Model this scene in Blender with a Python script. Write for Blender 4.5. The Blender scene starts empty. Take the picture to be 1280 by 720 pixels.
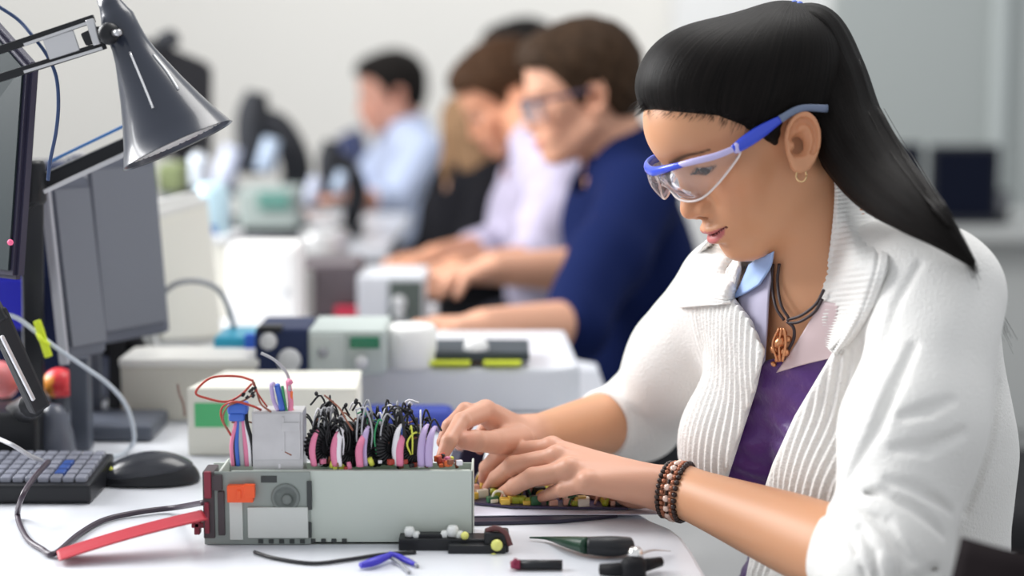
QUICK = 0
EXPOSURE = 0.0
import bpy, bmesh, math, random
import numpy as np
from mathutils import Vector, Matrix, noise as mnoise
PI = math.pi
F = 2200.0; CAMZ = 1.18; PITCH = math.atan(290/2200)
CP, SP = math.cos(PITCH), math.sin(PITCH)
TZ = 0.75                                   # table top height
sc = bpy.context.scene
COL = bpy.data.collections.new('room'); sc.collection.children.link(COL)

# --- camera measure: where in the room lies what the lens sees at a given spot and depth
def at(x, y, Y):
    rx = (x-640)/F; ru = (360-y)/F
    dy = CP + ru*SP; dz = -SP + ru*CP
    t = Y/dy
    return np.array([rx*t, Y, CAMZ + dz*t])
def on(x, y, z=TZ):
    rx = (x-640)/F; ru = (360-y)/F
    dy = CP + ru*SP; dz = -SP + ru*CP
    t = (z-CAMZ)/dz
    return np.array([rx*t, dy*t, z])

# --- materials
MATS = {}
def mat(name, col, rough=.5, metal=0, sss=0, emit=0, alpha=1, bump=0, bscale=200, var=0, vscale=8, coat=0, trans=0, ior=1.45, attr=False, spec=.5, sheen=0):
    if name in MATS: return MATS[name]
    m = bpy.data.materials.new(name); m.use_nodes = True
    nt = m.node_tree; b = nt.nodes['Principled BSDF']
    b.inputs['Base Color'].default_value = (*col, 1)
    b.inputs['Roughness'].default_value = rough
    b.inputs['Metallic'].default_value = metal
    b.inputs['Specular IOR Level'].default_value = spec
    b.inputs['IOR'].default_value = ior
    if trans: b.inputs['Transmission Weight'].default_value = trans
    if coat: b.inputs['Coat Weight'].default_value = coat; b.inputs['Coat Roughness'].default_value = .1
    if sheen: b.inputs['Sheen Weight'].default_value = sheen
    if alpha < 1: b.inputs['Alpha'].default_value = alpha
    if sss:
        b.inputs['Subsurface Weight'].default_value = sss
        b.inputs['Subsurface Radius'].default_value = (1, .35, .2); b.inputs['Subsurface Scale'].default_value = .006
    if emit: b.inputs['Emission Color'].default_value = (*col, 1); b.inputs['Emission Strength'].default_value = emit
    src = None
    if attr:
        a = nt.nodes.new('ShaderNodeAttribute'); a.attribute_name = 'Col'; src = a.outputs['Color']
        nt.links.new(src, b.inputs['Base Color'])
    if var:
        tc = nt.nodes.new('ShaderNodeTexCoord'); n = nt.nodes.new('ShaderNodeTexNoise')
        n.inputs['Scale'].default_value = vscale; n.inputs['Detail'].default_value = 4
        nt.links.new(tc.outputs['Object'], n.inputs['Vector'])
        mx = nt.nodes.new('ShaderNodeMix'); mx.data_type = 'RGBA'; mx.blend_type = 'MULTIPLY'
        mx.inputs[0].default_value = 1
        r = nt.nodes.new('ShaderNodeMapRange'); r.inputs[1].default_value = .3; r.inputs[2].default_value = .7
        r.inputs[3].default_value = 1-var; r.inputs[4].default_value = 1
        nt.links.new(n.outputs['Fac'], r.inputs[0])
        if src: nt.links.new(src, mx.inputs[6])
        else: mx.inputs[6].default_value = (*col, 1)
        nt.links.new(r.outputs[0], mx.inputs[7]); nt.links.new(mx.outputs[2], b.inputs['Base Color'])
    if bump:
        tc = nt.nodes.new('ShaderNodeTexCoord'); n = nt.nodes.new('ShaderNodeTexNoise')
        n.inputs['Scale'].default_value = bscale; n.inputs['Detail'].default_value = 3
        nt.links.new(tc.outputs['Object'], n.inputs['Vector'])
        bp = nt.nodes.new('ShaderNodeBump'); bp.inputs['Strength'].default_value = bump; bp.inputs['Distance'].default_value = .002
        nt.links.new(n.outputs['Fac'], bp.inputs['Height']); nt.links.new(bp.outputs[0], b.inputs['Normal'])
    MATS[name] = m
    return m

# --- objects
def link(o, parent=None):
    COL.objects.link(o)
    if parent is not None: o.parent = parent
    return o
def tag(o, label=None, cat=None, group=None, kind=None):
    if label: o['label'] = label
    if cat: o['category'] = cat
    if group: o['group'] = group
    if kind: o['kind'] = kind
    return o
def thing(name, loc, label, cat, group=None, rot=(0, 0, 0)):
    o = bpy.data.objects.new(name, None); o.empty_display_size = .02
    COL.objects.link(o); o.location = [float(v) for v in loc]; o.rotation_euler = rot
    return tag(o, label, cat, group)
def world_of(o):
    m = Matrix.Identity(4)
    while o is not None:
        m = Matrix.LocRotScale(o.location, o.rotation_euler, o.scale) @ m; o = o.parent
    return m
def obj(name, me, m, parent=None, smooth=True, world=False, label=None):
    """me: bmesh or Mesh. world=True: vertices are given in room coordinates."""
    if isinstance(me, bmesh.types.BMesh):
        d = bpy.data.meshes.new(name); bmesh.ops.recalc_face_normals(me, faces=me.faces); me.to_mesh(d); me.free(); me = d
    if world and parent is not None: me.transform(world_of(parent).inverted())
    me.name = name
    if m is not None:
        for mm in (m if isinstance(m, (list, tuple)) else [m]): me.materials.append(mm)
    if smooth:
        me.polygons.foreach_set('use_smooth', [True]*len(me.polygons))
    o = bpy.data.objects.new(name, me); link(o, parent)
    if label: o['label'] = label
    return o
def sharp(o, ang=40):
    me = o.data; bm = bmesh.new(); bm.from_mesh(me)
    for e in bm.edges:
        if len(e.link_faces) == 2 and e.calc_face_angle(0) > math.radians(ang): e.smooth = False
    bm.to_mesh(me); bm.free(); return o

# --- bmesh shapes
def B(): return bmesh.new()
def M4(loc=(0, 0, 0), rot=(0, 0, 0), s=(1, 1, 1)):
    from mathutils import Euler
    return Matrix.LocRotScale(Vector([float(v) for v in loc]), Euler(rot), Vector(s))
def box(bm, c, s, rot=(0, 0, 0), bev=0, mi=0, seg=2):
    t = bmesh.new(); bmesh.ops.create_cube(t, size=1)
    bmesh.ops.scale(t, vec=s, verts=t.verts)
    if bev: bmesh.ops.bevel(t, geom=t.edges[:]+t.verts[:], offset=min(bev, min(s)*.45), segments=seg, affect='EDGES', profile=.6)
    bmesh.ops.transform(t, matrix=M4(c, rot), verts=t.verts)
    return merge(bm, t, mi)
def merge(bm, t, mi=0):
    vs = [bm.verts.new(v.co) for v in t.verts]; t.verts.index_update()
    for f in t.faces:
        try:
            nf = bm.faces.new([vs[v.index] for v in f.verts]); nf.material_index = mi if mi else f.material_index
        except ValueError: pass
    t.free(); return bm
def lathe(bm, prof, c=(0, 0, 0), rot=(0, 0, 0), seg=32, mi=0, sc_=(1, 1, 1)):
    t = bmesh.new(); rings = []
    for r, z in prof:
        if r < 1e-6: rings.append([t.verts.new((0, 0, z))])
        else: rings.append([t.verts.new((r*math.cos(2*PI*k/seg), r*math.sin(2*PI*k/seg), z)) for k in range(seg)])
    for a, b in zip(rings, rings[1:]):
        for k in range(seg):
            k2 = (k+1) % seg
            if len(a) == 1 and len(b) == 1: continue
            if len(a) == 1: t.faces.new([a[0], b[k], b[k2]])
            elif len(b) == 1: t.faces.new([a[k], b[0], a[k2]])
            else: t.faces.new([a[k], b[k], b[k2], a[k2]])
    if len(rings[0]) > 1: t.faces.new(rings[0])
    if len(rings[-1]) > 1: t.faces.new(rings[-1])
    bmesh.ops.transform(t, matrix=M4(c, rot, sc_), verts=t.verts)
    return merge(bm, t, mi)
def cr_spline(pts, n=8):
    P = [np.array(p, float) for p in pts]
    P = [2*P[0]-P[1]]+P+[2*P[-1]-P[-2]]; out = []
    for i in range(1, len(P)-2):
        for k in range(n):
            t = k/n
            out.append(.5*((2*P[i])+(-P[i-1]+P[i+1])*t+(2*P[i-1]-5*P[i]+4*P[i+1]-P[i+2])*t*t+(-P[i-1]+3*P[i]-3*P[i+1]+P[i+2])*t**3))
    out.append(P[-2]); return out
def tube(bm, pts, r, seg=8, n=8, mi=0, spline=True, flat=1):
    """pts list of 3d points, r scalar or list (one per given point)"""
    rr = [r]*len(pts) if np.isscalar(r) else list(r)
    if spline and len(pts) > 2:
        q = cr_spline([list(p)+[w] for p, w in zip(pts, rr)], n)
        pp = [a[:3] for a in q]; rr = [max(a[3], 1e-5) for a in q]
    else: pp = [np.array(p, float) for p in pts]
    prev = None; rings = []
    for i, p in enumerate(pp):
        d = pp[min(i+1, len(pp)-1)]-pp[max(i-1, 0)]; d = d/(np.linalg.norm(d)+1e-12)
        if prev is None:
            u = np.cross(d, (0, 0, 1.)); 
            if np.linalg.norm(u) < .05: u = np.cross(d, (1., 0, 0))
        else: u = prev-d*np.dot(prev, d)
        u = u/(np.linalg.norm(u)+1e-12); prev = u; v = np.cross(d, u)
        rings.append([bm.verts.new(p+rr[i]*(math.cos(2*PI*k/seg)*u+flat*math.sin(2*PI*k/seg)*v)) for k in range(seg)])
    for a, b in zip(rings, rings[1:]):
        for k in range(seg):
            f = bm.faces.new([a[k], a[(k+1) % seg], b[(k+1) % seg], b[k]]); f.material_index = mi
    for r_ in (rings[0], rings[-1]):
        f = bm.faces.new(r_); f.material_index = mi
    return bm
def bar(bm, a, b, w, h, mi=0, bev=0):
    """box beam from a to b, w wide (sideways), h high"""
    a = Vector([float(v) for v in a]); b = Vector([float(v) for v in b]); d = b-a; L = d.length
    q = d.to_track_quat('X', 'Z'); t = bmesh.new(); bmesh.ops.create_cube(t, size=1)
    bmesh.ops.scale(t, vec=(L, w, h), verts=t.verts)
    if bev: bmesh.ops.bevel(t, geom=t.edges[:]+t.verts[:], offset=bev, segments=2, affect='EDGES', profile=.6)
    bmesh.ops.transform(t, matrix=Matrix.Translation((a+b)/2) @ q.to_matrix().to_4x4(), verts=t.verts)
    return merge(bm, t, mi)
def prism(bm, poly, z0, z1, mi=0, bev=0):
    t = bmesh.new(); vs = [t.verts.new((p[0], p[1], z0)) for p in poly]; f = t.faces.new(vs)
    r = bmesh.ops.extrude_face_region(t, geom=[f]); nv = [g for g in r['geom'] if isinstance(g, bmesh.types.BMVert)]
    bmesh.ops.translate(t, vec=(0, 0, z1-z0), verts=nv)
    if bev: bmesh.ops.bevel(t, geom=t.edges[:], offset=bev, segments=2, affect='EDGES', profile=.6)
    return merge(bm, t, mi)
def loft(grid, thick=0, n=(6, 6), disp=None):
    """grid[i][j] of 3d points -> smooth sheet (Catmull-Rom both ways), given a thickness"""
    rows = [cr_spline(r, n[1]) for r in grid]
    cols = [cr_spline([r[j] for r in rows], n[0]) for j in range(len(rows[0]))]
    A = np.array(cols).transpose(1, 0, 2)                # i, j, 3
    du = np.gradient(A, axis=0); dv = np.gradient(A, axis=1)
    N = np.cross(du, dv); N /= (np.linalg.norm(N, axis=2, keepdims=True)+1e-12)
    I, J = A.shape[:2]
    if disp is not None:
        ii, jj = np.meshgrid(np.linspace(0, 1, I), np.linspace(0, 1, J), indexing='ij')
        A = A+N*disp(ii, jj)[..., None]
    bm = bmesh.new()
    t0 = [[bm.verts.new(A[i, j]) for j in range(J)] for i in range(I)]
    for i in range(I-1):
        for j in range(J-1): bm.faces.new([t0[i][j], t0[i+1][j], t0[i+1][j+1], t0[i][j+1]])
    if thick:
        t1 = [[bm.verts.new(A[i, j]-N[i, j]*thick) for j in range(J)] for i in range(I)]
        for i in range(I-1):
            for j in range(J-1): bm.faces.new([t1[i][j], t1[i][j+1], t1[i+1][j+1], t1[i+1][j]])
        ring = [(i, 0) for i in range(I)]+[(I-1, j) for j in range(1, J)]+[(i, J-1) for i in range(I-2, -1, -1)]+[(0, j) for j in range(J-2, 0, -1)]
        for k in range(len(ring)):
            a, b = ring[k], ring[(k+1) % len(ring)]
            bm.faces.new([t0[a[0]][a[1]], t0[b[0]][b[1]], t1[b[0]][b[1]], t1[a[0]][a[1]]])
    return bm

# --- distance fields and a mesher (surface nets on sparse blocks)
def V(*a): return np.array(a, float)
def smin(a, b, k):
    h = np.clip(.5+.5*(b-a)/k, 0, 1); return b*(1-h)+a*h-k*h*(1-h)
def smax(a, b, k): return -smin(-a, -b, k)
def ell(p, c, r):
    q = (p-np.array(c))/np.array(r); k0 = np.linalg.norm(q, axis=1); k1 = np.linalg.norm(q/np.array(r), axis=1)
    return k0*(k0-1)/(k1+1e-9)
def sph(p, c, r): return np.linalg.norm(p-np.array(c), axis=1)-r
def cone(p, a, b, ra, rb):
    a = np.array(a, float); b = np.array(b, float); ba = b-a; t = np.clip(((p-a)@ba)/(ba@ba), 0, 1)
    return np.linalg.norm(p-a-t[:, None]*ba, axis=1)-(ra+(rb-ra)*t)
def chain(p, pts, rs, k=.01):
    d = None
    for i in range(len(pts)-1):
        e = cone(p, pts[i], pts[i+1], rs[i], rs[i+1]); d = e if d is None else smin(d, e, k)
    return d
def frame_of(p, o, X, Y, Z): return (p-np.array(o)) @ np.array([X, Y, Z], float).T
def mesh_sdf(f, lo, hi, h, slack=1.5):
    lo = np.array(lo, float); hi = np.array(hi, float); Bk = 8
    nb = np.ceil((hi-lo)/(h*Bk)).astype(int)
    g = np.stack(np.meshgrid(*[np.arange(n) for n in nb], indexing='ij'), -1).reshape(-1, 3)
    cen = lo+(g+.5)*h*Bk
    d = np.concatenate([f(c) for c in np.array_split(cen, max(1, len(cen)//200000))])
    g = g[np.abs(d) < Bk*h*.5*1.733*slack]
    off = np.stack(np.meshgrid(*[np.arange(Bk+1)]*3, indexing='ij'), -1).reshape(-1, 3)
    keys, cents, quads = [], [], []
    NB = (nb*Bk+2).astype(np.int64)
    def key(c): return (c[:, 0]*NB[1]+c[:, 1])*NB[2]+c[:, 2]
    cor = np.stack(np.meshgrid([0, 1], [0, 1], [0, 1], indexing='ij'), -1).reshape(-1, 3)
    for gg in np.array_split(g, max(1, len(g)//600)):
        if len(gg) == 0: continue
        idx = gg[:, None, :]*Bk+off[None]
        val = f((lo+idx.reshape(-1, 3)*h)).reshape(len(gg), Bk+1, Bk+1, Bk+1)
        val = np.where(val == 0, 1e-9, val)
        c8 = np.stack([val[:, a:a+Bk, b:b+Bk, c:c+Bk] for a, b, c in cor], -1)
        s = c8 < 0; act = s.any(-1) & ~s.all(-1)
        bi, x, y, z = np.nonzero(act); v8 = c8[bi, x, y, z]; s8 = v8 < 0
        acc = np.zeros((len(bi), 3)); cnt = np.zeros(len(bi))
        for i in range(8):
            for j in range(i+1, 8):
                if np.abs(cor[i]-cor[j]).sum() != 1: continue
                m = s8[:, i] != s8[:, j]; t = v8[m, i]/(v8[m, i]-v8[m, j])
                acc[m] += cor[i]+(cor[j]-cor[i])*t[:, None]; cnt[m] += 1
        cell = gg[bi]*Bk+np.stack([x, y, z], 1)
        keys.append(key(cell)); cents.append(lo+(cell+acc/cnt[:, None])*h)
        for ax in range(3):
            j1 = 1 << (2-ax); m = s8[:, 0] != s8[:, j1]; cc = cell[m]; fl = s8[m, 0]
            o1, o2 = [(1, 2), (2, 0), (0, 1)][ax]
            e1 = np.zeros(3, int); e1[o1] = 1; e2 = np.zeros(3, int); e2[o2] = 1
            q = np.stack([key(cc-e1-e2), key(cc-e2), key(cc), key(cc-e1)], 1)
            q[~fl] = q[~fl][:, ::-1]; quads.append(q)
    K = np.concatenate(keys); P = np.concatenate(cents); Q = np.concatenate(quads)
    o = np.argsort(K); K = K[o]; P = P[o]
    ix = np.searchsorted(K, Q); ix = np.clip(ix, 0, len(K)-1); ok = (K[ix] == Q).all(1)
    return P, ix[ok]
def np_mesh(name, P, Q, col=None):
    me = bpy.data.meshes.new(name); me.vertices.add(len(P)); me.vertices.foreach_set('co', P.astype(np.float32).ravel())
    me.loops.add(Q.size); me.loops.foreach_set('vertex_index', Q.astype(np.int32).ravel())
    me.polygons.add(len(Q)); me.polygons.foreach_set('loop_start', np.arange(0, Q.size, 4, dtype=np.int32))
    me.update(calc_edges=True); me.validate()
    if col is not None:
        a = me.color_attributes.new('Col', 'FLOAT_COLOR', 'POINT')
        a.data.foreach_set('color', np.concatenate([col, np.ones((len(col), 1))], 1).astype(np.float32).ravel())
    return me
def rotm(y, p, r):
    cy, sy = math.cos(y), math.sin(y); cp, sp = math.cos(p), math.sin(p); cr, sr = math.cos(r), math.sin(r)
    return np.array([[cy, -sy, 0], [sy, cy, 0], [0, 0, 1]])@np.array([[1, 0, 0], [0, cp, -sp], [0, sp, cp]])@np.array([[cr, 0, sr], [0, 1, 0], [-sr, 0, cr]])
def nrm(v): v = np.array(v, float); return v/np.linalg.norm(v)
def wob(p, f, seed=0):
    """cheap smooth wobble, about -1..1"""
    a = np.array([[1.3, .7, -.5], [-.6, 1.1, .9], [.8, -.9, 1.2], [.3, 1.6, -.7]])*f
    s = sum(np.sin(p@v+seed*2.1+i*1.7) for i, v in enumerate(a)); return s/4
def in_poly_sd(u, v, poly):
    """signed distance to a 2D polygon (negative inside)"""
    P = np.array(poly, float); d = np.full(len(u), 1e9); ins = np.zeros(len(u), bool); n = len(P)
    for i in range(n):
        a = P[i]; b = P[(i+1) % n]; e = b-a; wx = u-a[0]; wy = v-a[1]
        t = np.clip((wx*e[0]+wy*e[1])/(e@e), 0, 1); d = np.minimum(d, (wx-e[0]*t)**2+(wy-e[1]*t)**2)
        c = ((a[1] > v) != (b[1] > v)) & (u < (b[0]-a[0])*(v-a[1])/((b[1]-a[1]) if b[1] != a[1] else 1e-9)+a[0])
        ins ^= c
    d = np.sqrt(d); return np.where(ins, -d, d)
# ---------------------------------------------------------------- heads
def head_field(p, male=False, fy=0., ear_at=(-.014, -.008, 12), crown=1., es=1.):
    """head in its own frame: face +Y, crown +Z, metres; returns signed distance (no neck)"""
    x = np.abs(p[:, 0]); q = np.stack([x, p[:, 1], np.where(p[:, 2] > .03, .03+(p[:, 2]-.03)*crown, p[:, 2])], 1)
    d = ell(q, (0, -.018, .030), (.074, .094, .086-(crown-1)*.05))
    d = smin(d, ell(q, (0, .026+fy, .034), (.060, .062, .066)), .02); q = np.stack([x, p[:, 1], p[:, 2]], 1)
    d = smin(d, ell(q, (0, .020, -.030), (.056, .064, .075)), .02)
    jw = .006 if male else 0
    d = smin(d, cone(q, (.049+jw, -.004, -.054), (.016, .066, -.094), .016, .017), .022)
    d = smin(d, ell(q, (0, .035, -.068), (.043, .045, .040)), .02)
    d = smin(d, ell(q, (0, .074, -.094), (.019, .0165, .0150)), .012)
    d = smin(d, ell(q, (.041, .054, -.024), (.022, .021, .020)), .018)          # cheekbone
    d = smin(d, ell(q, (.030, .062, -.050), (.020, .019, .022)), .016)          # soft cheek
    d = smin(d, ell(q, (0, .070, -.064), (.030, .0235, .026)), .014)           # muzzle
    d = smin(d, cone(q, (.008, .081, .017), (.034, .071, .020), .0105, .010), .012)  # brow ridge
    d = smax(d, -ell(q, (.033, .099, .0005), (.0170, .0175, .0135)), .012)      # eye socket
    lid = sph(q, (.031, .0705, -.0005), .0140)
    sl = in_poly_sd(q[:, 0], q[:, 2], [(.0175, -.0045), (.0225, -.0010), (.030, .0006), (.038, -.0006), (.0445, -.0032), (.039, -.0072), (.031, -.0086), (.023, -.0072)])
    lid = smax(lid, -np.maximum(sl, .066-q[:, 1]), .0012)
    d = smin(d, lid, .004)
    d = smax(d, -np.maximum(np.maximum(sl, .071-q[:, 1]), sph(q, (.031, .0705, 0), .0150)), .0008)
    # nose
    nb = cone(q, (0, .079, .012), (0, .0985, -.032), .0075, .0088)
    nb = smin(nb, ell(q, (0, .1005, -.0375), (.0098, .0100, .0090)), .006)
    nb = smin(nb, ell(q, (.0115, .090, -.0410), (.0072, .0100, .0078)), .006)
    nb = smin(nb, cone(q, (0, .097, -.046), (0, .086, -.052), .0042, .006), .004)
    d = smin(d, nb, .008)
    d = smax(d, -ell(q, (.0062, .0945, -.0490), (.0032, .0060, .0038)), .0025)
    d = smax(d, -cone(q, (0, .0985, -.053), (0, .0975, -.0585), .0022, .0026), .003)  # philtrum
    # lips
    up = ell(q, (0, .0865, -.0632), (.0245, .0136, .0066)); up = smin(up, ell(q, (.0055, .0920, -.0622), (.0085, .0070, .0045)), .004)
    lo = ell(q, (0, .0860, -.0750), (.0195, .0140, .0080))
    lp = smin(up, lo, .0015)
    d = smin(d, lp, .0035)
    mz = q[:, 2]+.0688-.0042*np.clip(x/.024, 0, 1)**2
    d = smax(d, -np.maximum(np.maximum(np.abs(mz)-.0006, x-.0270), .088-.36*x-q[:, 1]), .0016)
    d = smax(d, -ell(q, (0, .0965, -.0835), (.016, .0065, .0035)), .005)
    # ear
    ca, sa = math.cos(math.radians(ear_at[2])), math.sin(math.radians(ear_at[2]))
    u0 = q[:, 1]-ear_at[0]; v0 = q[:, 2]-ear_at[1]; u = (u0*ca+v0*sa)/es; v = (-u0*sa+v0*ca)/es
    w = x-(.0765-.22*u)
    rad = np.sqrt((u/(.0172+.0015*np.clip(v/.03, -1, 1)))**2+(v/.0300)**2)+1e-9
    d2 = (rad-1)*.019
    ear = np.sqrt(np.maximum(d2+.004, 0)**2+(w+.001)**2)-.0032
    hel = np.sqrt(np.where(v > -.012, d2+.0016, d2-.02*(-.012-v)+.0016)**2+(w-.0035)**2)-.0033
    ear = smin(ear, hel, .003)
    r3 = np.sqrt(((u+.001)/.0095)**2+((v+.001)/.0165)**2)
    ah = np.sqrt(((r3-1)*.011)**2+(w-.0028)**2)-.0024; ah = np.where(u > .006, ah+.004, ah)
    ear = smin(ear, ah, .004)
    ear = smax(ear, -(np.sqrt(((rad-.74)*.019)**2+(w-.0046)**2)-.0026)*np.where(v > -.014, 1., -1.)-np.where(v > -.014, 0, .01), .0015)
    ear = smax(ear, -ell(np.stack([w, u, v], 1), (.0045, .003, -.004), (.0095, .0095, .0135)), .0025)
    ear = smin(ear, ell(np.stack([w, u, v], 1), (.002, .0115, -.005), (.0036, .0035, .0055)), .003)
    ear = smin(ear, ell(np.stack([w, u, v], 1), (.001, .003, -.0245), (.0038, .0075, .0080)), .004)
    d = smin(d, ear, .004)
    return d
def head_tf(pos, yaw, pitch, roll, s):
    R = rotm(math.radians(yaw), math.radians(pitch), math.radians(roll)); pos = np.array(pos, float)
    fwd = lambda l: (np.array(l, float)*s)@R.T+pos
    inv = lambda p: ((p-pos)/s)@R
    return fwd, inv, R, s
def skin_color(l, base, male=False, lip=(.46, .11, .13)):
    """local colour of skin from head-frame positions"""
    n = len(l); c = np.tile(np.array(base, float), (n, 1)); x = np.abs(l[:, 0])
    def put(mask, col): 
        m = np.clip(mask, 0, 1)[:, None]; c[:] = c*(1-m)+np.array(col)*m
    g = lambda cx, cy, cz, r: np.exp(-((x-cx)**2+(l[:, 1]-cy)**2+(l[:, 2]-cz)**2)/r**2)
    b = np.array(base)
    put(g(.045, .06, -.03, .025)*.35, b*np.array([1.05, .78, .72]))
    put(g(0, .105, -.04, .014)*.35, b*np.array([1.05, .8, .75]))
    put(g(.075, -.01, -.01, .03)*.3, b*np.array([1.1, .78, .66]))
    # lips
    u = -(l[:, 2]+.0688-.0036*np.clip(x/.024, 0, 1)**2)
    top = np.where(x < .025, .0064*np.sqrt(np.clip(1-(x/.0260)**2, 0, 1))+.0014*np.exp(-((x-.005)/.003)**2), 0)
    bot = .0100*np.sqrt(np.clip(1-(x/.0240)**2, 0, 1))
    m = np.where(u < 0, np.clip((top+u)/.0012, 0, 1), np.clip((bot-u)/.0015, 0, 1))*(l[:, 1] > .058)*(x < .0258)*(l[:, 2] > -.09)*(l[:, 2] < -.055)
    put(m*.85, lip)
    put((np.abs(l[:, 2]+.0688-.0042*np.clip(x/.024, 0, 1)**2) < .0012)*(x < .027)*(l[:, 1] > .07)*.6, np.array(lip)*.35)
    # nostrils
    put(np.exp(-(((x-.0062)/.0038)**2+((l[:, 1]-.0945)/.006)**2+((l[:, 2]+.049)/.0035)**2))*.8, b*.35)
    # brows
    t = np.clip((x-.014)/.036, 0, 1); bz = .0140+.0060*np.sin(t*PI*.75)-.004*t
    wd = .0034*(1-.55*t); m = np.clip(1.3-np.abs(l[:, 2]-bz)/wd, 0, 1)*(x > .012)*(x < .051)*(l[:, 1] > .05)
    put(m*.85, (.018, .011, .008) if not male else (.05, .03, .02))
    # lash line / lids
    sl = in_poly_sd(x, l[:, 2], [(.0165, -.0045), (.0225, -.0010), (.030, .0006), (.038, -.0006), (.0460, -.0034), (.039, -.0072), (.031, -.0086), (.023, -.0072)])
    put(np.clip(1-np.abs(sl-.0004)/.0013, 0, 1)*(l[:, 1] > .062)*(l[:, 2] > -.0052)*.9, (.012, .008, .007))
    put(np.clip(1-np.abs(sl-.0004)/.0010, 0, 1)*(l[:, 1] > .062)*(l[:, 2] <= -.0052)*.5, (.08, .04, .03))
    put(np.exp(-(((x-.032)/.016)**2+((l[:, 2]-.003)/.008)**2))*(l[:, 1] > .06)*.25, b*.6)
    return c
def cloth_ribs(): pass
def hair_mat(name, col, rough=.33, k=60, spec=.5, strength=.7):
    if name in MATS: return MATS[name]
    m = mat(name, col, rough=rough, spec=spec); nt = m.node_tree; b = nt.nodes['Principled BSDF']
    a = nt.nodes.new('ShaderNodeAttribute'); a.attribute_name = 'strand'
    n = nt.nodes.new('ShaderNodeTexNoise'); n.inputs['Scale'].default_value = k; n.inputs['Detail'].default_value = 5; n.inputs['Roughness'].default_value = .65
    nt.links.new(a.outputs['Vector'], n.inputs['Vector'])
    bp = nt.nodes.new('ShaderNodeBump'); bp.inputs['Strength'].default_value = strength; bp.inputs['Distance'].default_value = .0015
    nt.links.new(n.outputs['Fac'], bp.inputs['Height']); nt.links.new(bp.outputs[0], b.inputs['Normal'])
    r = nt.nodes.new('ShaderNodeMapRange'); r.inputs[1].default_value = .35; r.inputs[2].default_value = .65; r.inputs[3].default_value = .55; r.inputs[4].default_value = 1.5
    mx = nt.nodes.new('ShaderNodeMix'); mx.data_type = 'RGBA'; mx.blend_type = 'MULTIPLY'; mx.inputs[0].default_value = 1; mx.inputs[6].default_value = (*col, 1)
    nt.links.new(n.outputs['Fac'], r.inputs[0]); nt.links.new(r.outputs[0], mx.inputs[7]); nt.links.new(mx.outputs[2], b.inputs['Base Color'])
    return m
def set_strand(me, vec):
    a = me.attributes.new('strand', 'FLOAT_VECTOR', 'POINT'); a.data.foreach_set('vector', vec.astype(np.float32).ravel())
# ---------------------------------------------------------------- the woman in the white cardigan
SKIN = (.60, .30, .165)
w_pos = V(.2215, 1.6, CAMZ-.061); w_s = .925
wf, wi, WR, _ = head_tf(w_pos, 106, -30, 2.5, w_s)
HK = dict(fy=.016, ear_at=(-.003, -.021, 32), crown=1.15, es=.88)
# joints
Ls = at(1168, 352, 1.50); Le = at(1104, 712, 1.37); Lw = at(856, 615, 1.585)
Rs = at(905, 365, 1.74); Re = at(802, 521, 1.88); Rw = at(668, 548, 1.735)
nb = at(1032, 372, 1.62); pel = at(1105, 800, 1.72)
mid = (Ls+Rs)/2
Lat = nrm(Rs-Ls); Upv = nrm(nb-pel); Fw = nrm(np.cross(Upv, Lat)); 
if Fw[0] > 0: Fw = -Fw
Lat2 = nrm(np.cross(Fw, Upv)); Lat2 = Lat2 if Lat2@Lat > 0 else -Lat2
cst = mid*.62+pel*.38+Fw*.005
def torso_f(p, o=0.):
    q = frame_of(p, cst, Lat2, Fw, Upv)
    d = ell(q, (0, 0, .02), (.128, .092, .17))
    d = smin(d, ell(q, (0, .0, -.18), (.120, .088, .17)), .06)
    d = smin(d, ell(q, (0, -.01, -.33), (.155, .11, .12)), .06)
    d = smin(d, ell(q, (0, .085, -.25), (.118, .095, .15)), .05)
    x = q.copy(); x[:, 0] = np.abs(x[:, 0])
    d = smin(d, ell(x, (.062, .072, -.005), (.058, .050, .058)), .035)
    d = smin(d, cone(p, Ls+(Rs-Ls)*.06, Rs+(Ls-Rs)*.06, .040, .040), .05)
    d = smin(d, cone(p, nb, nb*.45+Ls*.55, .044, .034), .035)
    d = smin(d, cone(p, nb, nb*.45+Rs*.55, .044, .034), .035)
    return d-o
n0 = wf((0, -.030, -.035))
def neck_f(p): return chain(p, [n0, (n0+nb)/2+Fw*.004, nb-Upv*.03], [.049, .046, .056], .02)
# hands: joint positions measured in the room
def fingers(p, spec, k=.004):
    d = None
    for pts, rs in spec:
        e = chain(p, pts, rs, .0025); d = e if d is None else smin(d, e, .0022)
    return d
Lm = [at(690, 561, 1.650), at(697, 572, 1.622), at(712, 588, 1.598), at(735, 605, 1.580)]      # knuckles index..little
L_spec = [
 ([Lm[0], at(628, 565, 1.672), at(609, 585, 1.690), at(606, 600, 1.700)], [.0098, .0088, .0078, .0066]),
 ([Lm[1], at(641, 582, 1.640), at(621, 598, 1.664), at(611, 611, 1.682)], [.0100, .0092, .0082, .0068]),
 ([Lm[2], at(666, 596, 1.612), at(643, 608, 1.634), at(626, 619, 1.655)], [.0098, .0088, .0078, .0064]),
 ([Lm[3], at(704, 612, 1.592), at(690, 616, 1.612), at(676, 622, 1.630)], [.0078, .0068, .0060, .0050]),
 ([Lw+V(-.030, .022, -.006), at(748, 612, 1.655), at(700, 608, 1.680), at(668, 609, 1.690)], [.013, .0110, .0092, .0078])]   # thumb, under and behind
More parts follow.
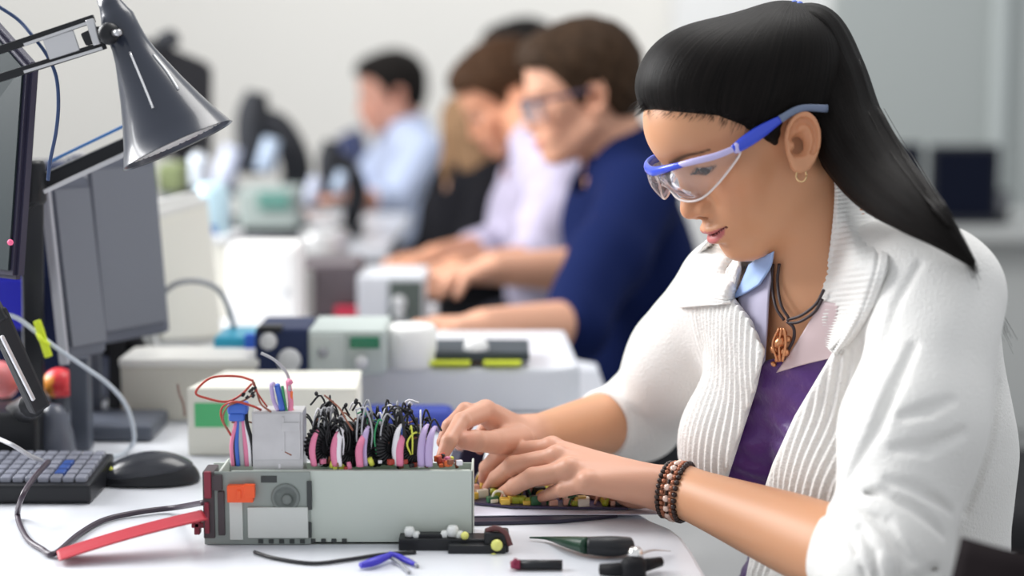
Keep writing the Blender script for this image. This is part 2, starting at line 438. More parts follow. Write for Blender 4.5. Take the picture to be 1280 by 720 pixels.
def lhand_f(p):
    palm = None
    wk = Lw+V(-.012, .003, .001)
    for m, r in zip(Lm, (.0108, .0112, .0110, .0098)):
        e = cone(p, wk+(m-wk)*.12, m, .0150, r); palm = e if palm is None else smin(palm, e, .012)
    palm = smin(palm, chain(p, [Lw, wk+(L_spec[4][0][1]-wk)*.5, L_spec[4][0][1]], [.018, .0150, .0115], .01), .012)
    for m in Lm: palm = smin(palm, sph(p, m+V(0, 0, .0022), .0095), .004)
    return smin(palm, fingers(p, L_spec), .0045)
Rm = [at(607, 514, 1.672), at(613, 519, 1.700), at(622, 526, 1.724), at(634, 534, 1.742)]
R_spec = [
 ([Rm[0], at(577, 527, 1.618), at(561, 552, 1.588), at(553, 570, 1.578)], [.0098, .0085, .0074, .0058]),
 ([Rm[1], at(582, 514, 1.655), at(562, 533, 1.640), at(553, 553, 1.632)], [.0098, .0084, .0072, .0058]),
 ([Rm[2], at(592, 517, 1.705), at(577, 540, 1.690), at(575, 556, 1.684)], [.0092, .0078, .0068, .0056]),
 ([Rm[3], at(608, 530, 1.735), at(598, 548, 1.725), at(600, 562, 1.72)], [.0082, .0068, .0060, .0050]),
 ([at(650, 549, 1.690), at(618, 553, 1.640), at(594, 551, 1.612), at(579, 551, 1.600)], [.0135, .0108, .0100, .0082])]
def rhand_f(p):
    palm = None; wk = Rw+V(-.012, -.004, .0)
    for m, r in zip(Rm, (.0112, .0110, .0108, .0098)):
        e = cone(p, wk+(m-wk)*.15, m, .0150, r); palm = e if palm is None else smin(palm, e, .012)
    palm = smin(palm, cone(p, Rw, at(622, 552, 1.645), .016, .0112), .010)
    return smin(palm, fingers(p, R_spec), .0040)
Lfd = nrm(Le-Lw); Rfd = nrm(Re-Rw)
def fore_f(p, a, b, ra=.024, rb=.037):
    t = np.clip(((p-a)@(b-a))/((b-a)@(b-a)), 0, 1)          # one tapering limb, fullest below the elbow
    r = ra+(rb-ra)*(t*t*(3-2*t))+.003*np.sin(np.clip(t, 0, 1)*PI)
    return np.linalg.norm(p-a-t[:, None]*(b-a), axis=1)-r
def skin_f(p):
    l = wi(p); d = head_field(l, **HK)*w_s
    far = np.linalg.norm(l, axis=1) > .22; d = np.where(far, np.linalg.norm(l, axis=1)*w_s-.13, d)
    d = smin(d, neck_f(p), .016)
    d = smin(d, torso_f(p, -.012), .022)
    # arms: shoulder, elbow, wrist and hand in one run
    la = smin(smin(lhand_f(p), fore_f(p, Lw, Le), .012), cone(p, Ls, Le, .038, .033), .012)
    ra = smin(smin(rhand_f(p), fore_f(p, Rw, Re, .0235, .034), .012), cone(p, Rs, Re, .038, .033), .012)
    return smin(d, np.minimum(la, ra), .008)
woman = thing('person', V(pel[0], pel[1], .46), 'woman in a white cardigan with a black ponytail and clear safety glasses, at the desk', 'person')
def spec_tips(): return [s[0][-1] for s in L_spec]+[s[0][-1] for s in R_spec]
P_, Q_ = mesh_sdf(skin_f, V(-.12, 1.28, .60), V(.50, 2.02, 1.30), .0016 if not QUICK else .0026)
# keep hips etc. out of the desk: the body under the cardigan ends at the lap
lc = wi(P_); col = skin_color(lc, SKIN)
hd = np.minimum(lhand_f(P_), rhand_f(P_)); hm = np.clip((.01-hd)/.01, 0, 1)[:, None]
col = col*(1-hm)+np.array((.63, .33, .225))*hm
for t in spec_tips():
    m = np.exp(-((P_-t)**2).sum(1)/.010**2)[:, None]*.5; col = col*(1-m)+np.array((.60, .20, .14))*m
body = obj('body', np_mesh('body', P_, Q_, col), mat('warm_skin', SKIN, rough=.42, sss=.12, attr=True, bump=.06, bscale=900, spec=.4), woman, world=True)
# eyes
for s in (-1, 1):
    c = wf((s*.031, .0705, -.0005)); r = .0129*w_s; bm = B()
    gaze = nrm(WR@V(-.42, .80, -.40)); 
    zq = Vector(gaze).to_track_quat('Z', 'Y').to_euler()
    lathe(bm, [(0, r*1.03), (r*.16, r*1.02), (r*.17, r*1.01), (r*.42, r*.93), (r*.45, r*.893), (r*.75, r*.66), (r, 0), (r*.7, -r*.7), (0, -r)], c, tuple(zq), 24)
    for f in bm.faces:
        d = (f.calc_center_median()-Vector(c)); a = math.degrees(d.angle(Vector(gaze)))
        f.material_index = 2 if a < 9.5 else (1 if a < 26 else 0)
    obj('eye', bm, [mat('eye_white', (.42, .39, .38), rough=.3), mat('brown_iris', (.022, .012, .008), rough=.35, spec=.2), mat('pupil', (.004, .004, .004), rough=.05)], woman, world=True)
    bm = B()
    up = [(.0180, -.0045), (.0225, -.0012), (.030, .0003), (.038, -.0008), (.0445, -.0034)]
    for k in range(26):
        t = k/25*3.99; i = int(t); fr = t-i; a = np.array(up[i])*(1-fr)+np.array(up[i+1])*fr
        yy = .0705+math.sqrt(max(.0142**2-(a[0]-.031)**2-a[1]**2, 1e-6)); o = (a[0]-.031)
        tube(bm, [wf((s*a[0], yy-.0005, a[1])), wf((s*(a[0]+o*.15), yy+.0035, a[1]-.0022)), wf((s*(a[0]+o*.35), yy+.0070, a[1]-.0018))], [.00035, .00028, .0001], seg=4, n=3)
    obj('eyelashes', bm, mat('lash_black', (.01, .008, .007), rough=.6), woman, world=True)
# hair
tie = at(983, 27, 1.605); tl = wi(tie[None])[0]
FACE = [(.2, .077), (.100, .077), (.084, .063), (.068, .050), (.052, .038), (.042, .025), (.030, .010), (.021, -.006), (.015, -.014), (.008, -.008), (.002, .002), (-.010, .006), (-.024, .002), (-.031, -.018), (-.030, -.040), (-.038, -.062), (-.050, -.084), (-.062, -.105), (-.05, -.2), (.2, -.2)]
def hair_l(l):
    q = np.stack([np.abs(l[:, 0]), l[:, 1], np.where(l[:, 2] > .03, .03+(l[:, 2]-.03)*1.15, l[:, 2])], 1)
    d = ell(q, (0, -.018, .030), (.0805, .1015, .0860)); d = smin(d, ell(q, (0, .0340, .050), (.0700, .0710, .0850)), .03)
    d = smin(d, ell(q, (0, -.045, -.035), (.060, .055, .065)), .03)
    d = smin(d, sph(l, tl*.92, .014), .03)
    w = wob(l, 90, 3)*.003+wob(l, 420, 5)*.0016
    fc = in_poly_sd(l[:, 1]+w, l[:, 2]+w*.5, FACE)
    d = d+.0100*np.exp(-np.maximum(fc, 0)/.015)*np.clip((l[:, 2]-.0)/.02, 0, 1)       # the hair thins out towards the hairline
    d = smax(d, -fc-.001, .005)
    return d
P_, Q_ = mesh_sdf(lambda p: hair_l(wi(p))*w_s, w_pos-.16, w_pos+.16, .0018 if not QUICK else .0028)
me = np_mesh('hair', P_, Q_); l = wi(P_)
# strand direction: every strand runs to the tie
ax = nrm(tl); rel = l-ax*(l@ax)[:, None]; rel = rel/(np.linalg.norm(rel, axis=1, keepdims=True)+1e-9)
set_strand(me, rel*1.0+ax*(l@ax)[:, None]*.35)
HB = hair_mat('black_hair', (.0052, .0040, .0036), rough=.52, k=34, spec=.12, strength=.5)
hair = obj('hair', me, HB, woman, world=True)
def ell_tube(name, cen, ra, rb, rdir, n=8, seg=40, m=None, parent=None, rag=0):
    """swept lock of hair: ra across rdir-plane, rb through"""
    q = cr_spline([list(c)+[a, b] for c, a, b in zip(cen, ra, rb)], n); bm = B(); rings = []; st = []
    for i, c in enumerate(q):
        d = nrm(q[min(i+1, len(q)-1)][:3]-q[max(i-1, 0)][:3]); u = nrm(np.cross(d, rdir)); v = nrm(np.cross(u, d)); ring = []
        for k in range(seg):
            a = 2*PI*k/seg; w = 1+.035*math.sin(a*5+i*.05)+.025*math.sin(a*11+1+i*.03)
            ring.append(bm.verts.new(c[:3]+u*c[3]*w*math.cos(a)+v*c[4]*w*math.sin(a))); st.append((math.cos(a), math.sin(a), i*.012))
        rings.append(ring)
    for a, b in zip(rings, rings[1:]):
        for k in range(seg): bm.faces.new([a[k], a[(k+1) % seg], b[(k+1) % seg], b[k]])
    bm.faces.new(rings[0]); bm.faces.new(rings[-1]); me = bpy.data.meshes.new(name)
    bm.normal_update(); bm.to_mesh(me); bm.free(); set_strand(me, np.array(st))
    return obj(name, me, m, parent, world=True)
pt_c = [at(970, 34, 1.61), at(987, 27, 1.605), at(1010, 42, 1.598), at(1032, 95, 1.588), at(1056, 160, 1.560), at(1096, 220, 1.515), at(1142, 262, 1.462), at(1182, 296, 1.435), at(1216, 330, 1.43)]
pt_a = [.009, .0135, .030, .0345, .034, .031, .022, .012, .003]
pt_b = [.009, .0135, .027, .031, .028, .022, .015, .009, .003]
tail = ell_tube('ponytail', pt_c, pt_a, pt_b, V(0, 1, 0), m=HB, parent=woman)
rnd = random.Random(5)
bm = B()
for k in range(60):          # loose strands along the edge and the thin end over the shoulder
    i0 = rnd.choice([2, 3, 3, 4, 4, 5, 5, 6]); off = rnd.uniform(-1, 1); pts = []
    g_ = rnd.random(); e = at(1212+g_*58+rnd.uniform(-6, 6), 335+g_*100+rnd.uniform(-12, 12), 1.43+g_*.10)
    j = rnd.uniform(.8, 1.12)
    for i in range(i0, 8):
        d = nrm(pt_c[min(i+1, 8)]-pt_c[i-1]); u = nrm(np.cross(d, (0, 1, 0))); v = np.cross(u, d)
        pts.append(pt_c[i]+(-u if u[0] < 0 else u)*pt_a[i]*j*abs(math.cos(off))-v*pt_b[i]*j*math.sin(off)*.9)
    pts.append(e); tube(bm, pts, [.0003]*(len(pts)-1)+[.00008], seg=4, n=5)
obj('loose_strands', bm, mat('strand_black', (.012, .009, .008), rough=.5), woman, world=True)
bm = B()
for k in range(420):          # baby hairs on the hairline
    y0, z0 = [float(np.interp((k*.618) % 1*5, range(6), c_)) for c_ in ((.100, .084, .068, .052, .042, .022), (.074, .063, .050, .038, .025, .002))]
    y0 += rnd.uniform(-.009, .009); z0 += rnd.uniform(-.002, .008)
    for s in (-1,):
        xx = 0.0
        for it in range(30):
            if float(head_field(np.array([[s*xx, y0, z0]]), **HK)[0]) > .0005: break
            xx += .003
        a = np.array((s*xx, y0, z0)); dirv = nrm(tl-a); a2 = a-dirv*rnd.uniform(.001, .006)
        tube(bm, [wf(a2), wf(a+dirv*.006+V(s*.001, 0, .001)), wf(a+dirv*.020+V(s*.003, .0, .004))], [.00005, .00022, .0003], seg=4, n=3)
obj('hairline_strands', bm, MATS['strand_black'], woman, world=True)
# ---------------------------------------------------------------- her clothes and what she wears
def pix(p):
    z = p[:, 2]-CAMZ; y = p[:, 1]; d = y*CP-z*SP; u = z*CP+y*SP
    return 640+F*p[:, 0]/d, 360-F*u/d, d/F
CAMP = V(0, 0, CAMZ)
def drape(pts, f, off, D0=1.25, D1=2.3):
    """the points of the surface f seen along these lines of sight, lifted off it by off (metres)"""
    out = []
    for i, (x, y) in enumerate(pts):
        o = off[i] if not np.isscalar(off) else off
        a = at(x, y, D0); dr = nrm(a-CAMP); t = 0.; hit = False
        for k in range(90):
            v = float(f((a+dr*t)[None])[0])
            if v < .0006: hit = True; break
            t += max(v*.8, .0008)
            if t > D1-D0: break
        p = a+dr*t if hit else at(x, y, 1.62)
        out.append(p-dr*o)
    return out
OPEN = [(930, 300), (1062, 300), (1062, 395), (1042, 438), (993, 520), (966, 579), (954, 622), (934, 720), (925, 800), (880, 800), (884, 690), (900, 622), (914, 580), (944, 487), (955, 438), (938, 400), (917, 373), (925, 340)]
cuffL = Lw+(Le-Lw)*.80; cuffR = Rw+(Re-Rw)*.60
def sleeve_f(p, S, E, W, cuff, rs):
    d = chain(p, [S, S*.5+E*.5, E], rs[:3], .03)
    fd = nrm(W-E)
    low = smax(cone(p, E, cuff+fd*.02, rs[2], rs[3]), (p-cuff)@fd, .003)
    d = smin(d, low, .02)
    # hollow cuff
    d = smax(d, -np.maximum(cone(p, cuff+fd*.03, cuff-fd*.02, rs[3]-.005, rs[3]-.005), -((p-cuff)@fd)-.02), .002)
    return d
CRE = [[(1052, 618), (1107, 617), (1150, 640), (1178, 668)], [(1060, 636), (1107, 655), (1139, 700)], [(1094, 650), (1122, 687), (1130, 730)],
       [(1128, 520), (1160, 512), (1190, 500)], [(1060, 600), (1096, 536), (1120, 480), (1142, 432)], [(1030, 640), (1062, 668), (1082, 720)],
       [(1120, 560), (1160, 560), (1205, 540)], [(1150, 330), (1120, 380), (1104, 430)], [(1250, 480), (1236, 560), (1207, 640), (1165, 716)], [(1075, 660), (1092, 690), (1098, 730)], [(1110, 600), (1150, 612), (1190, 640)]]
def card0(p):
    d = torso_f(p, .012)
    back = chain(p, [at(1180, 380, 1.60), at(1172, 560, 1.63), at(1160, 780, 1.66)], [.048, .062, .064], .05)
    d = smin(d, back, .05)
    d = smin(d, sleeve_f(p, Ls+V(.006, 0, -.012), Le, Lw, cuffL, [.056, .053, .0465, .0325]), .016)
    d = smin(d, sleeve_f(p, Rs+V(.01, 0, -.006), Re, Rw, cuffR, [.060, .056, .044, .036]), .020)
    return d
_cre = None
def card_f(p):
    global _cre
    d = card0(p)
    if _cre is None: _cre = [drape(c, card0, -.001) for c in CRE]
    near = np.abs(d) < .03
    if near.any():
        pp = p[near]; dd = d[near]
        for i, c in enumerate(_cre):
            r = .0026 if i != 4 else .0045
            dd = smax(dd, -chain(pp, c, [r*.4]+[r]*(len(c)-2)+[r*.4], .003), .0075)
        dd = dd+wob(pp, 38, 1)*.0022+wob(pp, 90, 2)*.0007
        d = d.copy(); d[near] = dd
    x, y, m = pix(p)
    op = in_poly_sd(x, y, OPEN)*m
    fr = frame_of(p, cst, Lat2, Fw, Upv)[:, 1]
    cut = np.maximum(op, .015-fr)
    d = smax(d, -cut, .005)
    d = smax(d, -(neck_f(p)-.014), .006)
    zt = .742
    d = smax(d, (.45-p[:, 2]), .01)
    return d
hh = .0020 if not QUICK else .0032
P_, Q_ = mesh_sdf(card_f, V(0, 1.25, .44), V(.56, 2.06, 1.10), hh)
# knitted ribs on the two front panels
q = frame_of(P_, cst, Lat2, Fw, Upv); x, y, m = pix(P_)
me = np_mesh('cardigan', P_, Q_); N = np.zeros(len(P_)*3); me.vertices.foreach_get('normal', N); N = N.reshape(-1, 3)
pan = np.maximum(np.clip(-in_poly_sd(x, y, [(1085, 430), (1100, 500), (1062, 600), (1050, 660), (900, 760), (935, 640), (975, 560), (1045, 435)])/6, 0, 1),
                 np.clip(-in_poly_sd(x, y, [(836, 330), (960, 330), (960, 460), (910, 620), (890, 760), (828, 760), (833, 500)])/6, 0, 1))
sl_ = np.minimum(sleeve_f(P_, Ls+V(.006, 0, -.012), Le, Lw, cuffL, [.056, .053, .0465, .0325]), sleeve_f(P_, Rs+V(.01, 0, -.006), Re, Rw, cuffR, [.060, .056, .044, .036]))
fc = np.clip((q[:, 1]-.0)/.03, 0, 1)*pan*np.clip((sl_-.004)/.01, 0, 1)
ph = q[:, 0]+q[:, 2]*np.where(q[:, 0] < 0, .10, -.05)
rib = np.sin(ph*2*PI/.0082+.5*np.sin(q[:, 2]*40))
P2 = P_+N*(rib*.0013*fc)[:, None]
me.vertices.foreach_set('co', P2.astype(np.float32).ravel()); me.update()
WOOL = mat('white_wool', (.80, .79, .765), rough=.85, bump=.55, bscale=420, spec=.2, sheen=.2)
card = obj('cardigan', me, WOOL, woman, world=True, label='white knitted cardigan')
# shawl collar, near side and far side
base = lambda p: np.minimum(np.minimum(card_f(p), neck_f(p)), torso_f(p, -.012))
inn = [(1040, 203), (1043, 235), (1041, 275), (1034, 330), (1023, 385), (1021, 412), (1030, 432)]
out_ = [(1056, 200), (1082, 228), (1104, 268), (1110, 320), (1092, 380), (1072, 418), (1046, 446)]
g = []
for a, b in zip(inn, out_):
    row = []
    for t, lift in ((0, .006), (.12, .013), (.4, .018), (.75, .013), (1, .003)): row.append(((a[0]*(1-t)+b[0]*t, a[1]*(1-t)+b[1]*t), lift))
    g.append(drape([r[0] for r in row], base, [r[1] for r in row]))
def knit(i, j): return .0009*np.sin(i*2*PI*46)*np.clip(1.2-np.abs(j-.5)*1.6, 0, 1)-.0022*np.exp(-((j-.82)/.03)**2)
obj('collar', loft(g, .006, (26, 12), knit), WOOL, card, world=True)
inn = [(958, 314), (942, 338), (922, 362), (914, 380)]
out_ = [(886, 296), (868, 318), (855, 348), (852, 385)]
g = []
for a, b in zip(inn, out_):
    row = [((a[0]*(1-t)+b[0]*t, a[1]*(1-t)+b[1]*t), l) for t, l in ((0, .003), (.15, .006), (.5, .008), (.85, .004), (1, -.001))]
    g.append(drape([r[0] for r in row], base, [r[1] for r in row]))
obj('collar', loft(g, .003, (20, 10), lambda i, j: .0005*np.sin(i*2*PI*16)), WOOL, card, world=True)
# purple top
def top_f(p):
    d = torso_f(p, -.003); x, y, m = pix(p)
    band = (y-(475-(x-880)*.255-4*np.sin((x-940)/16)))*m            # neckline, slanting across the chest
    return smax(d, -band, .004)+(wob(p, 130, 4)*.0012+np.sin((p@V(90, 60, 260))+4*wob(p, 60, 2))*.0012)*1.0
P_, Q_ = mesh_sdf(lambda p: smax(top_f(p), .50-p[:, 2], .004), V(.1, 1.4, .46), V(.50, 1.9, 1.1), .0024 if not QUICK else .004)
obj('top', np_mesh('top', P_, Q_), mat('purple_satin', (.075, .018, .16), rough=.36, sheen=.3, bump=.9, bscale=90), woman, world=True, label='crinkled purple top')
# blue shirt: collar wing, grey lavender front, pale strip on the chest
base2 = lambda p: np.minimum(neck_f(p), torso_f(p, -.004))
BLUE = mat('light_blue_cotton', (.33, .47, .78), rough=.7); LAV = mat('grey_lavender_cotton', (.40, .38, .50), rough=.7); PALE = mat('pale_lilac_satin', (.60, .47, .48), rough=.45)
shirt_g = [[(968, 314), (952, 322), (938, 332)], [(964, 334), (945, 344), (928, 354)], [(950, 356), (934, 366), (917, 374)]]
s_o = obj('shirt', loft([drape(r, base2, .017) for r in shirt_g], .002, (8, 8)), BLUE, woman, world=True, label='light blue shirt collar')
obj('placket', loft([drape(r, base2, [.006, .008, .010]) for r in ([(966, 336), (946, 350), (924, 372)], [(962, 372), (946, 386), (930, 398)], [(960, 410), (948, 420), (940, 430)], [(957, 450), (950, 462), (944, 470)])], .0018, (8, 8)), LAV, s_o, world=True)
obj('lining', loft([drape(r, base2, [.004, .005, .006]) for r in ([(1026, 376), (1034, 378), (1048, 380)], [(1008, 408), (1024, 412), (1044, 416)], [(988, 440), (1008, 440), (1046, 440)], [(970, 466), (1004, 456), (1046, 446)])], .0015, (8, 8)), PALE, woman, world=True, label='pale lilac satin edge of the top')
# necklace
t = thing('necklace', drape([(978, 415)], base2, .01)[0], 'dark cord necklace with a copper pendant worn by the woman with the ponytail', 'necklace')
CORD = mat('dark_cord', (.03, .018, .022), rough=.5)
for pts in ([(966, 330), (965, 356), (970, 384), (980, 400)], [(974, 330), (972, 352), (976, 380), (986, 398)], [(1030, 362), (1020, 380), (1002, 394), (984, 400)], [(1028, 374), (1018, 390), (1000, 402), (986, 404)], [(984, 402), (992, 410), (992, 424), (984, 440)]):
    bm = B(); tube(bm, drape(pts, base2, .005), .0015, seg=6); obj('cord', bm, CORD, t, world=True)
COP = mat('copper_metal', (.60, .27, .13), rough=.3, metal=.8); bm = B()
for x_, y_, r_ in ((978, 416, .0045), (971, 421, .0035), (985, 424, .0035), (976, 428, .0075), (969, 437, .005), (981, 440, .005), (973, 448, .0045), (967, 455, .0032)):
    c = drape([(x_, y_)], base2, .007)[0]; lathe(bm, [(0, r_*.7), (r_*.6, r_*.5), (r_, 0), (r_*.6, -r_*.5), (0, -r_*.7)], c, (rnd.random()*3, rnd.random()*3, 0), 12)
for k in range(3):
    a = drape([(974+k*3, 410), (966+k*8, 430), (972+k*3, 452)], base2, .012); tube(bm, a, .0012, seg=6)
obj('pendant', bm, COP, t, world=True)
# bracelet: dark beads and copper rows round the near wrist
bc = Lw+(Le-Lw)*.0; bt = nrm(Le-Lw); bc = at(850, 621, 1.588)
bc = Lw+(Lw-Le)*.038+V(0, 0, -.001); bt = nrm(bt*V(1, .30, 1))
ba = nrm(np.cross(bt, (0, 0, 1))); bb = np.cross(ba, bt)
def snug(o, c):
    r = .015
    while r < .05 and float(skin_f((c+o*r)[None])[0]) < .0012: r += .0006
    return c+o*r
bn = nrm(bt*1.0+bb*.0+V(.18, 0, .28)*0)
t = thing('bracelet', bc, 'bead bracelet of dark and copper rows on the woman\'s near wrist', 'bracelet')
bmA, bmB, bmC = B(), B(), B()
for k in range(40):
    a = 2*PI*k/40; o = ba*math.cos(a)+bb*math.sin(a)
    for s, bm_, r_ in ((-.0086, bmA, .0027), (.0086, bmA, .0027), (-.0048, bmB, .0024), (.0048, bmB, .0024), (0, bmC, .0036)):
        if bm_ is bmC and k % 2: continue
        pb_ = snug(o, bc+bt*s+bt*.0)
        lathe(bm_, [(0, r_), (r_*.8, r_*.6), (r_, 0), (r_*.8, -r_*.6), (0, -r_)], pb_, (0, 0, a), 8)
tube(bmA, [snug(ba*math.cos(2*PI*k/24)+bb*math.sin(2*PI*k/24), bc) for k in range(25)], .0012, seg=6, spline=False)
obj('dark_beads', bmA, mat('dark_bead', (.03, .015, .012), rough=.3), t, world=True)
obj('copper_beads', bmB, mat('copper_bead', (.38, .14, .075), rough=.35, metal=.4), t, world=True)
obj('pearl_beads', bmC, mat('rose_pearl', (.85, .62, .52), rough=.2, metal=.3), t, world=True)
# earring
ec = wf((-.0780, HK['ear_at'][0]+.0140, HK['ear_at'][1]-.0235)); t = thing('earring', ec, 'small gold hoop earring in the woman\'s near ear', 'earring')
bm = B(); tube(bm, [ec+V(.0045*math.cos(a), -.001, .0055*math.sin(a)-.004) for a in np.linspace(0, 2*PI, 17)], .0009, seg=6, spline=False)
obj('hoop', bm, mat('gold', (.85, .60, .32), rough=.2, metal=1), t, world=True)
bm = B(); lathe(bm, [(0, .002), (.0018, .001), (.002, 0), (.0018, -.001), (0, -.002)], ec+V(0, -.002, .002), seg=10); obj('stud', bm, MATS['gold'], t, world=True)
# hair tie
t = thing('hair_tie', tie, 'blue elastic hair tie around the base of the black ponytail', 'hair tie')
tie_r = pt_c[1]*.80+pt_c[2]*.20; dq = nrm(pt_c[2]-pt_c[0]); u_ = nrm(np.cross(dq, (0, 1, 0))); v_ = np.cross(u_, dq); bm = B()
for o in (-.003, .002):
    tube(bm, [tie_r+dq*o+(u_*math.cos(a)+v_*math.sin(a))*.0190 for a in np.linspace(0, 2*PI, 25)], .0022, seg=8, spline=False)
obj('elastic', bm, mat('blue_elastic', (.08, .16, .62), rough=.5), t, world=True)
# safety glasses
G = [(-.0735, .050, .006), (-.068, .073, .009), (-.054, .094, .014), (-.032, .109, .016), (0, .115, .015), (.032, .109, .016), (.054, .094, .014), (.068, .073, .009), (.0735, .050, .006)]
t = thing('safety_glasses', wf((0, .105, 0)), 'clear safety glasses with blue brow bar and temples on the woman with the ponytail', 'glasses')
GB = mat('cobalt_plastic', (.035, .075, .62), rough=.22, spec=.6); GW = mat('lilac_clear_plastic', (.55, .50, .80), rough=.15)
bm = B(); tube(bm, [wf(p) for p in G[2:]], [.0014, .0020, .0027, .0029, .0027, .0022, .0020], seg=10, n=6, flat=1.7); obj('brow_bar', bm, GB, t, world=True)
bm = B(); tube(bm, [wf(p) for p in G[:4]], [.0018, .0020, .0020, .0014], seg=10, n=6, flat=1.5); obj('side_bar', bm, mat('lilac_clear_plastic', (.42, .36, .70), rough=.15), t, world=True, label='lilac clear side of the bar')
CLR = bpy.data.materials.new('clear_lens'); CLR.use_nodes = True; nt = CLR.node_tree; nt.nodes.clear()
o_ = nt.nodes.new('ShaderNodeOutputMaterial'); mx1 = nt.nodes.new('ShaderNodeMixShader'); mx2 = nt.nodes.new('ShaderNodeMixShader'); tr = nt.nodes.new('ShaderNodeBsdfTransparent'); gl = nt.nodes.new('ShaderNodeBsdfGlossy'); df = nt.nodes.new('ShaderNodeBsdfDiffuse'); fr = nt.nodes.new('ShaderNodeFresnel')
tr.inputs[0].default_value = (.97, .97, .98, 1); gl.inputs['Roughness'].default_value = .06; gl.inputs[0].default_value = (1, .97, 1, 1); df.inputs[0].default_value = (.9, .88, .92, 1); fr.inputs[0].default_value = 1.32
nt.links.new(fr.outputs[0], mx1.inputs[0]); nt.links.new(tr.outputs[0], mx1.inputs[1]); nt.links.new(gl.outputs[0], mx1.inputs[2])
mx2.inputs[0].default_value = .045; nt.links.new(mx1.outputs[0], mx2.inputs[1]); nt.links.new(df.outputs[0], mx2.inputs[2]); nt.links.new(mx2.outputs[0], o_.inputs[0])
for s in (-1, 1):
    top = [(s*abs(a[0]), a[1], a[2]-.002) for a in G[:5]][::-1]
    top[0] = (s*.004, .114, .012)
    low = [(s*.010, .112, .000), (s*.024, .112, -.017), (s*.044, .101, -.023), (s*.060, .082, -.016), (s*.071, .057, -.003)]
    g = []
    for k in range(5):
        f_ = k/4; g.append([wf(np.array(a)*(1-f_)+np.array(b)*f_+V(0, .004*math.sin(f_*PI), 0)) for a, b in zip(top, low)])
    obj('lens', loft(g, .0016, (5, 8)), CLR, t, world=True, label='clear curved lens')
    bm = B(); tube(bm, [wf(p) for p in [top[0]]+[(a[0], a[1]+.0006, a[2]) for a in low]+[(s*.073, .051, .004)]], .0011, seg=6, n=6)
    obj('lens_rim', bm, mat('clear_rim', (.80, .70, .68), rough=.12), t, world=True)
    tp = [(s*.072, .058, .006), (s*.075, .046, .007), (s*.0775, .028, .008), (s*.079, .006, .0085), (s*.0805, -.016, .007), (s*.080, -.040, -.007)]
    bm = B(); tube(bm, [wf(p) for p in tp[:4]], [.0020, .0028, .0028, .0016], seg=10, n=6, flat=2.1); tm = obj('temple', bm, GB, t, world=True)
    bm = B(); tube(bm, [wf(p) for p in tp[3:]], [.0018, .0016, .0018], seg=10, n=6, flat=2.0); obj('temple_tip', bm, mat('slate_rubber', (.16, .20, .30), rough=.4), tm, world=True)
    bm = B(); lathe(bm, [(0, .0045), (.0025, .0045), (.0032, .003), (.0032, -.003), (.0025, -.0045), (0, -.0045)], wf((s*.0725, .054, .006)), seg=10); obj('hinge', bm, GW, tm, world=True)
    bm = B(); tube(bm, [wf((s*.006, .112, -.002)), wf((s*.0105, .104, -.012)), wf((s*.013, .096, -.020))], .0011, seg=6); obj('nose_pad', bm, mat('clear_rim', (.80, .70, .68), rough=.12), t, world=True)
# ---------------------------------------------------------------- desk and what lies on it
WH = mat('white_laminate', (.68, .70, .745), rough=.28, var=.03, vscale=3)
BLK = mat('black_plastic', (.016, .017, .020), rough=.38, spec=.35); BLKM = mat('matte_black', (.010, .010, .012), rough=.6, spec=.2)
DGR = mat('dark_grey_plastic', (.075, .085, .11), rough=.4); MGR = mat('mid_grey_plastic', (.30, .31, .33), rough=.45)
LGR = mat('light_grey_plastic', (.60, .61, .62), rough=.4); STEEL = mat('brushed_steel', (.62, .62, .64), rough=.3, metal=.8)
SCR = mat('dark_screen', (.035, .05, .055), rough=.18)
def xy(*pts): return [tuple(on(a, b)[:2]) for a, b in pts]
e = xy((905, 775), (884, 722), (866, 690), (853, 672), (838, 660), (815, 651), (796, 640), (776, 622), (760, 600), (745, 575))
poly = [(-1.1, 1.18), (e[0][0]+.02, 1.18)]+e+[(.088, 2.05), (-1.1, 2.05)]
t = thing('desk', (-.4, 1.6, 0), 'white desk with a rounded corner in front of the woman in the cardigan', 'desk')
bm = B(); prism(bm, poly, .722, TZ, bev=.004); obj('tabletop', bm, WH, t, smooth=False, world=True)
for px_, py_ in ((-1.0, 1.3), (-1.0, 1.95), (.02, 1.95), (.02, 1.34)):
    bm = B(); box(bm, (px_, py_, .361), (.05, .05, .722), bev=.004); obj('leg', bm, MGR, t, smooth=False, world=True)
# --- the opened electronics module in front of the hands
mx, my = on(250, 692)[0], 1.520
W_, H_, D_ = .2375, .0668, .050
GG = mat('grey_green_enamel', (.55, .60, .545), rough=.45, var=.05, vscale=12); GG2 = mat('dull_zinc', (.27, .30, .28), rough=.45, metal=.2); GG3 = mat('pale_zinc', (.60, .62, .59), rough=.4)
RED = mat('maroon_plastic', (.22, .02, .04), rough=.4); ORG = mat('orange_plastic', (.85, .10, .02), rough=.35)
t = thing('electronics_module', (mx, my, TZ), 'open grey-green metal electronics box packed with coils and wires on the desk', 'electronics module')
X = lambda px_: (px_-250)/2200*1.52*.99; Zz = lambda py_: (692-py_)/2200*1.53
bm = B()
box(bm, (W_/2+.012, .0012, H_/2), (W_-.024, .0024, H_), bev=.0008); box(bm, (W_/2, D_-.001, H_/2-.002), (W_, .002, H_-.004), bev=.0008)
box(bm, (W_/2, D_/2, .0015), (W_, D_, .003), bev=.0008); box(bm, (W_-.001, D_/2, H_/2), (.002, D_, H_), bev=.0008); box(bm, (.014, D_/2, H_/2), (.002, D_, H_), bev=.0008)
box(bm, (W_/2+.02, .004, H_-.001), (W_-.045, .006, .0016), bev=.0005)
obj('housing', bm, GG, t, smooth=False)
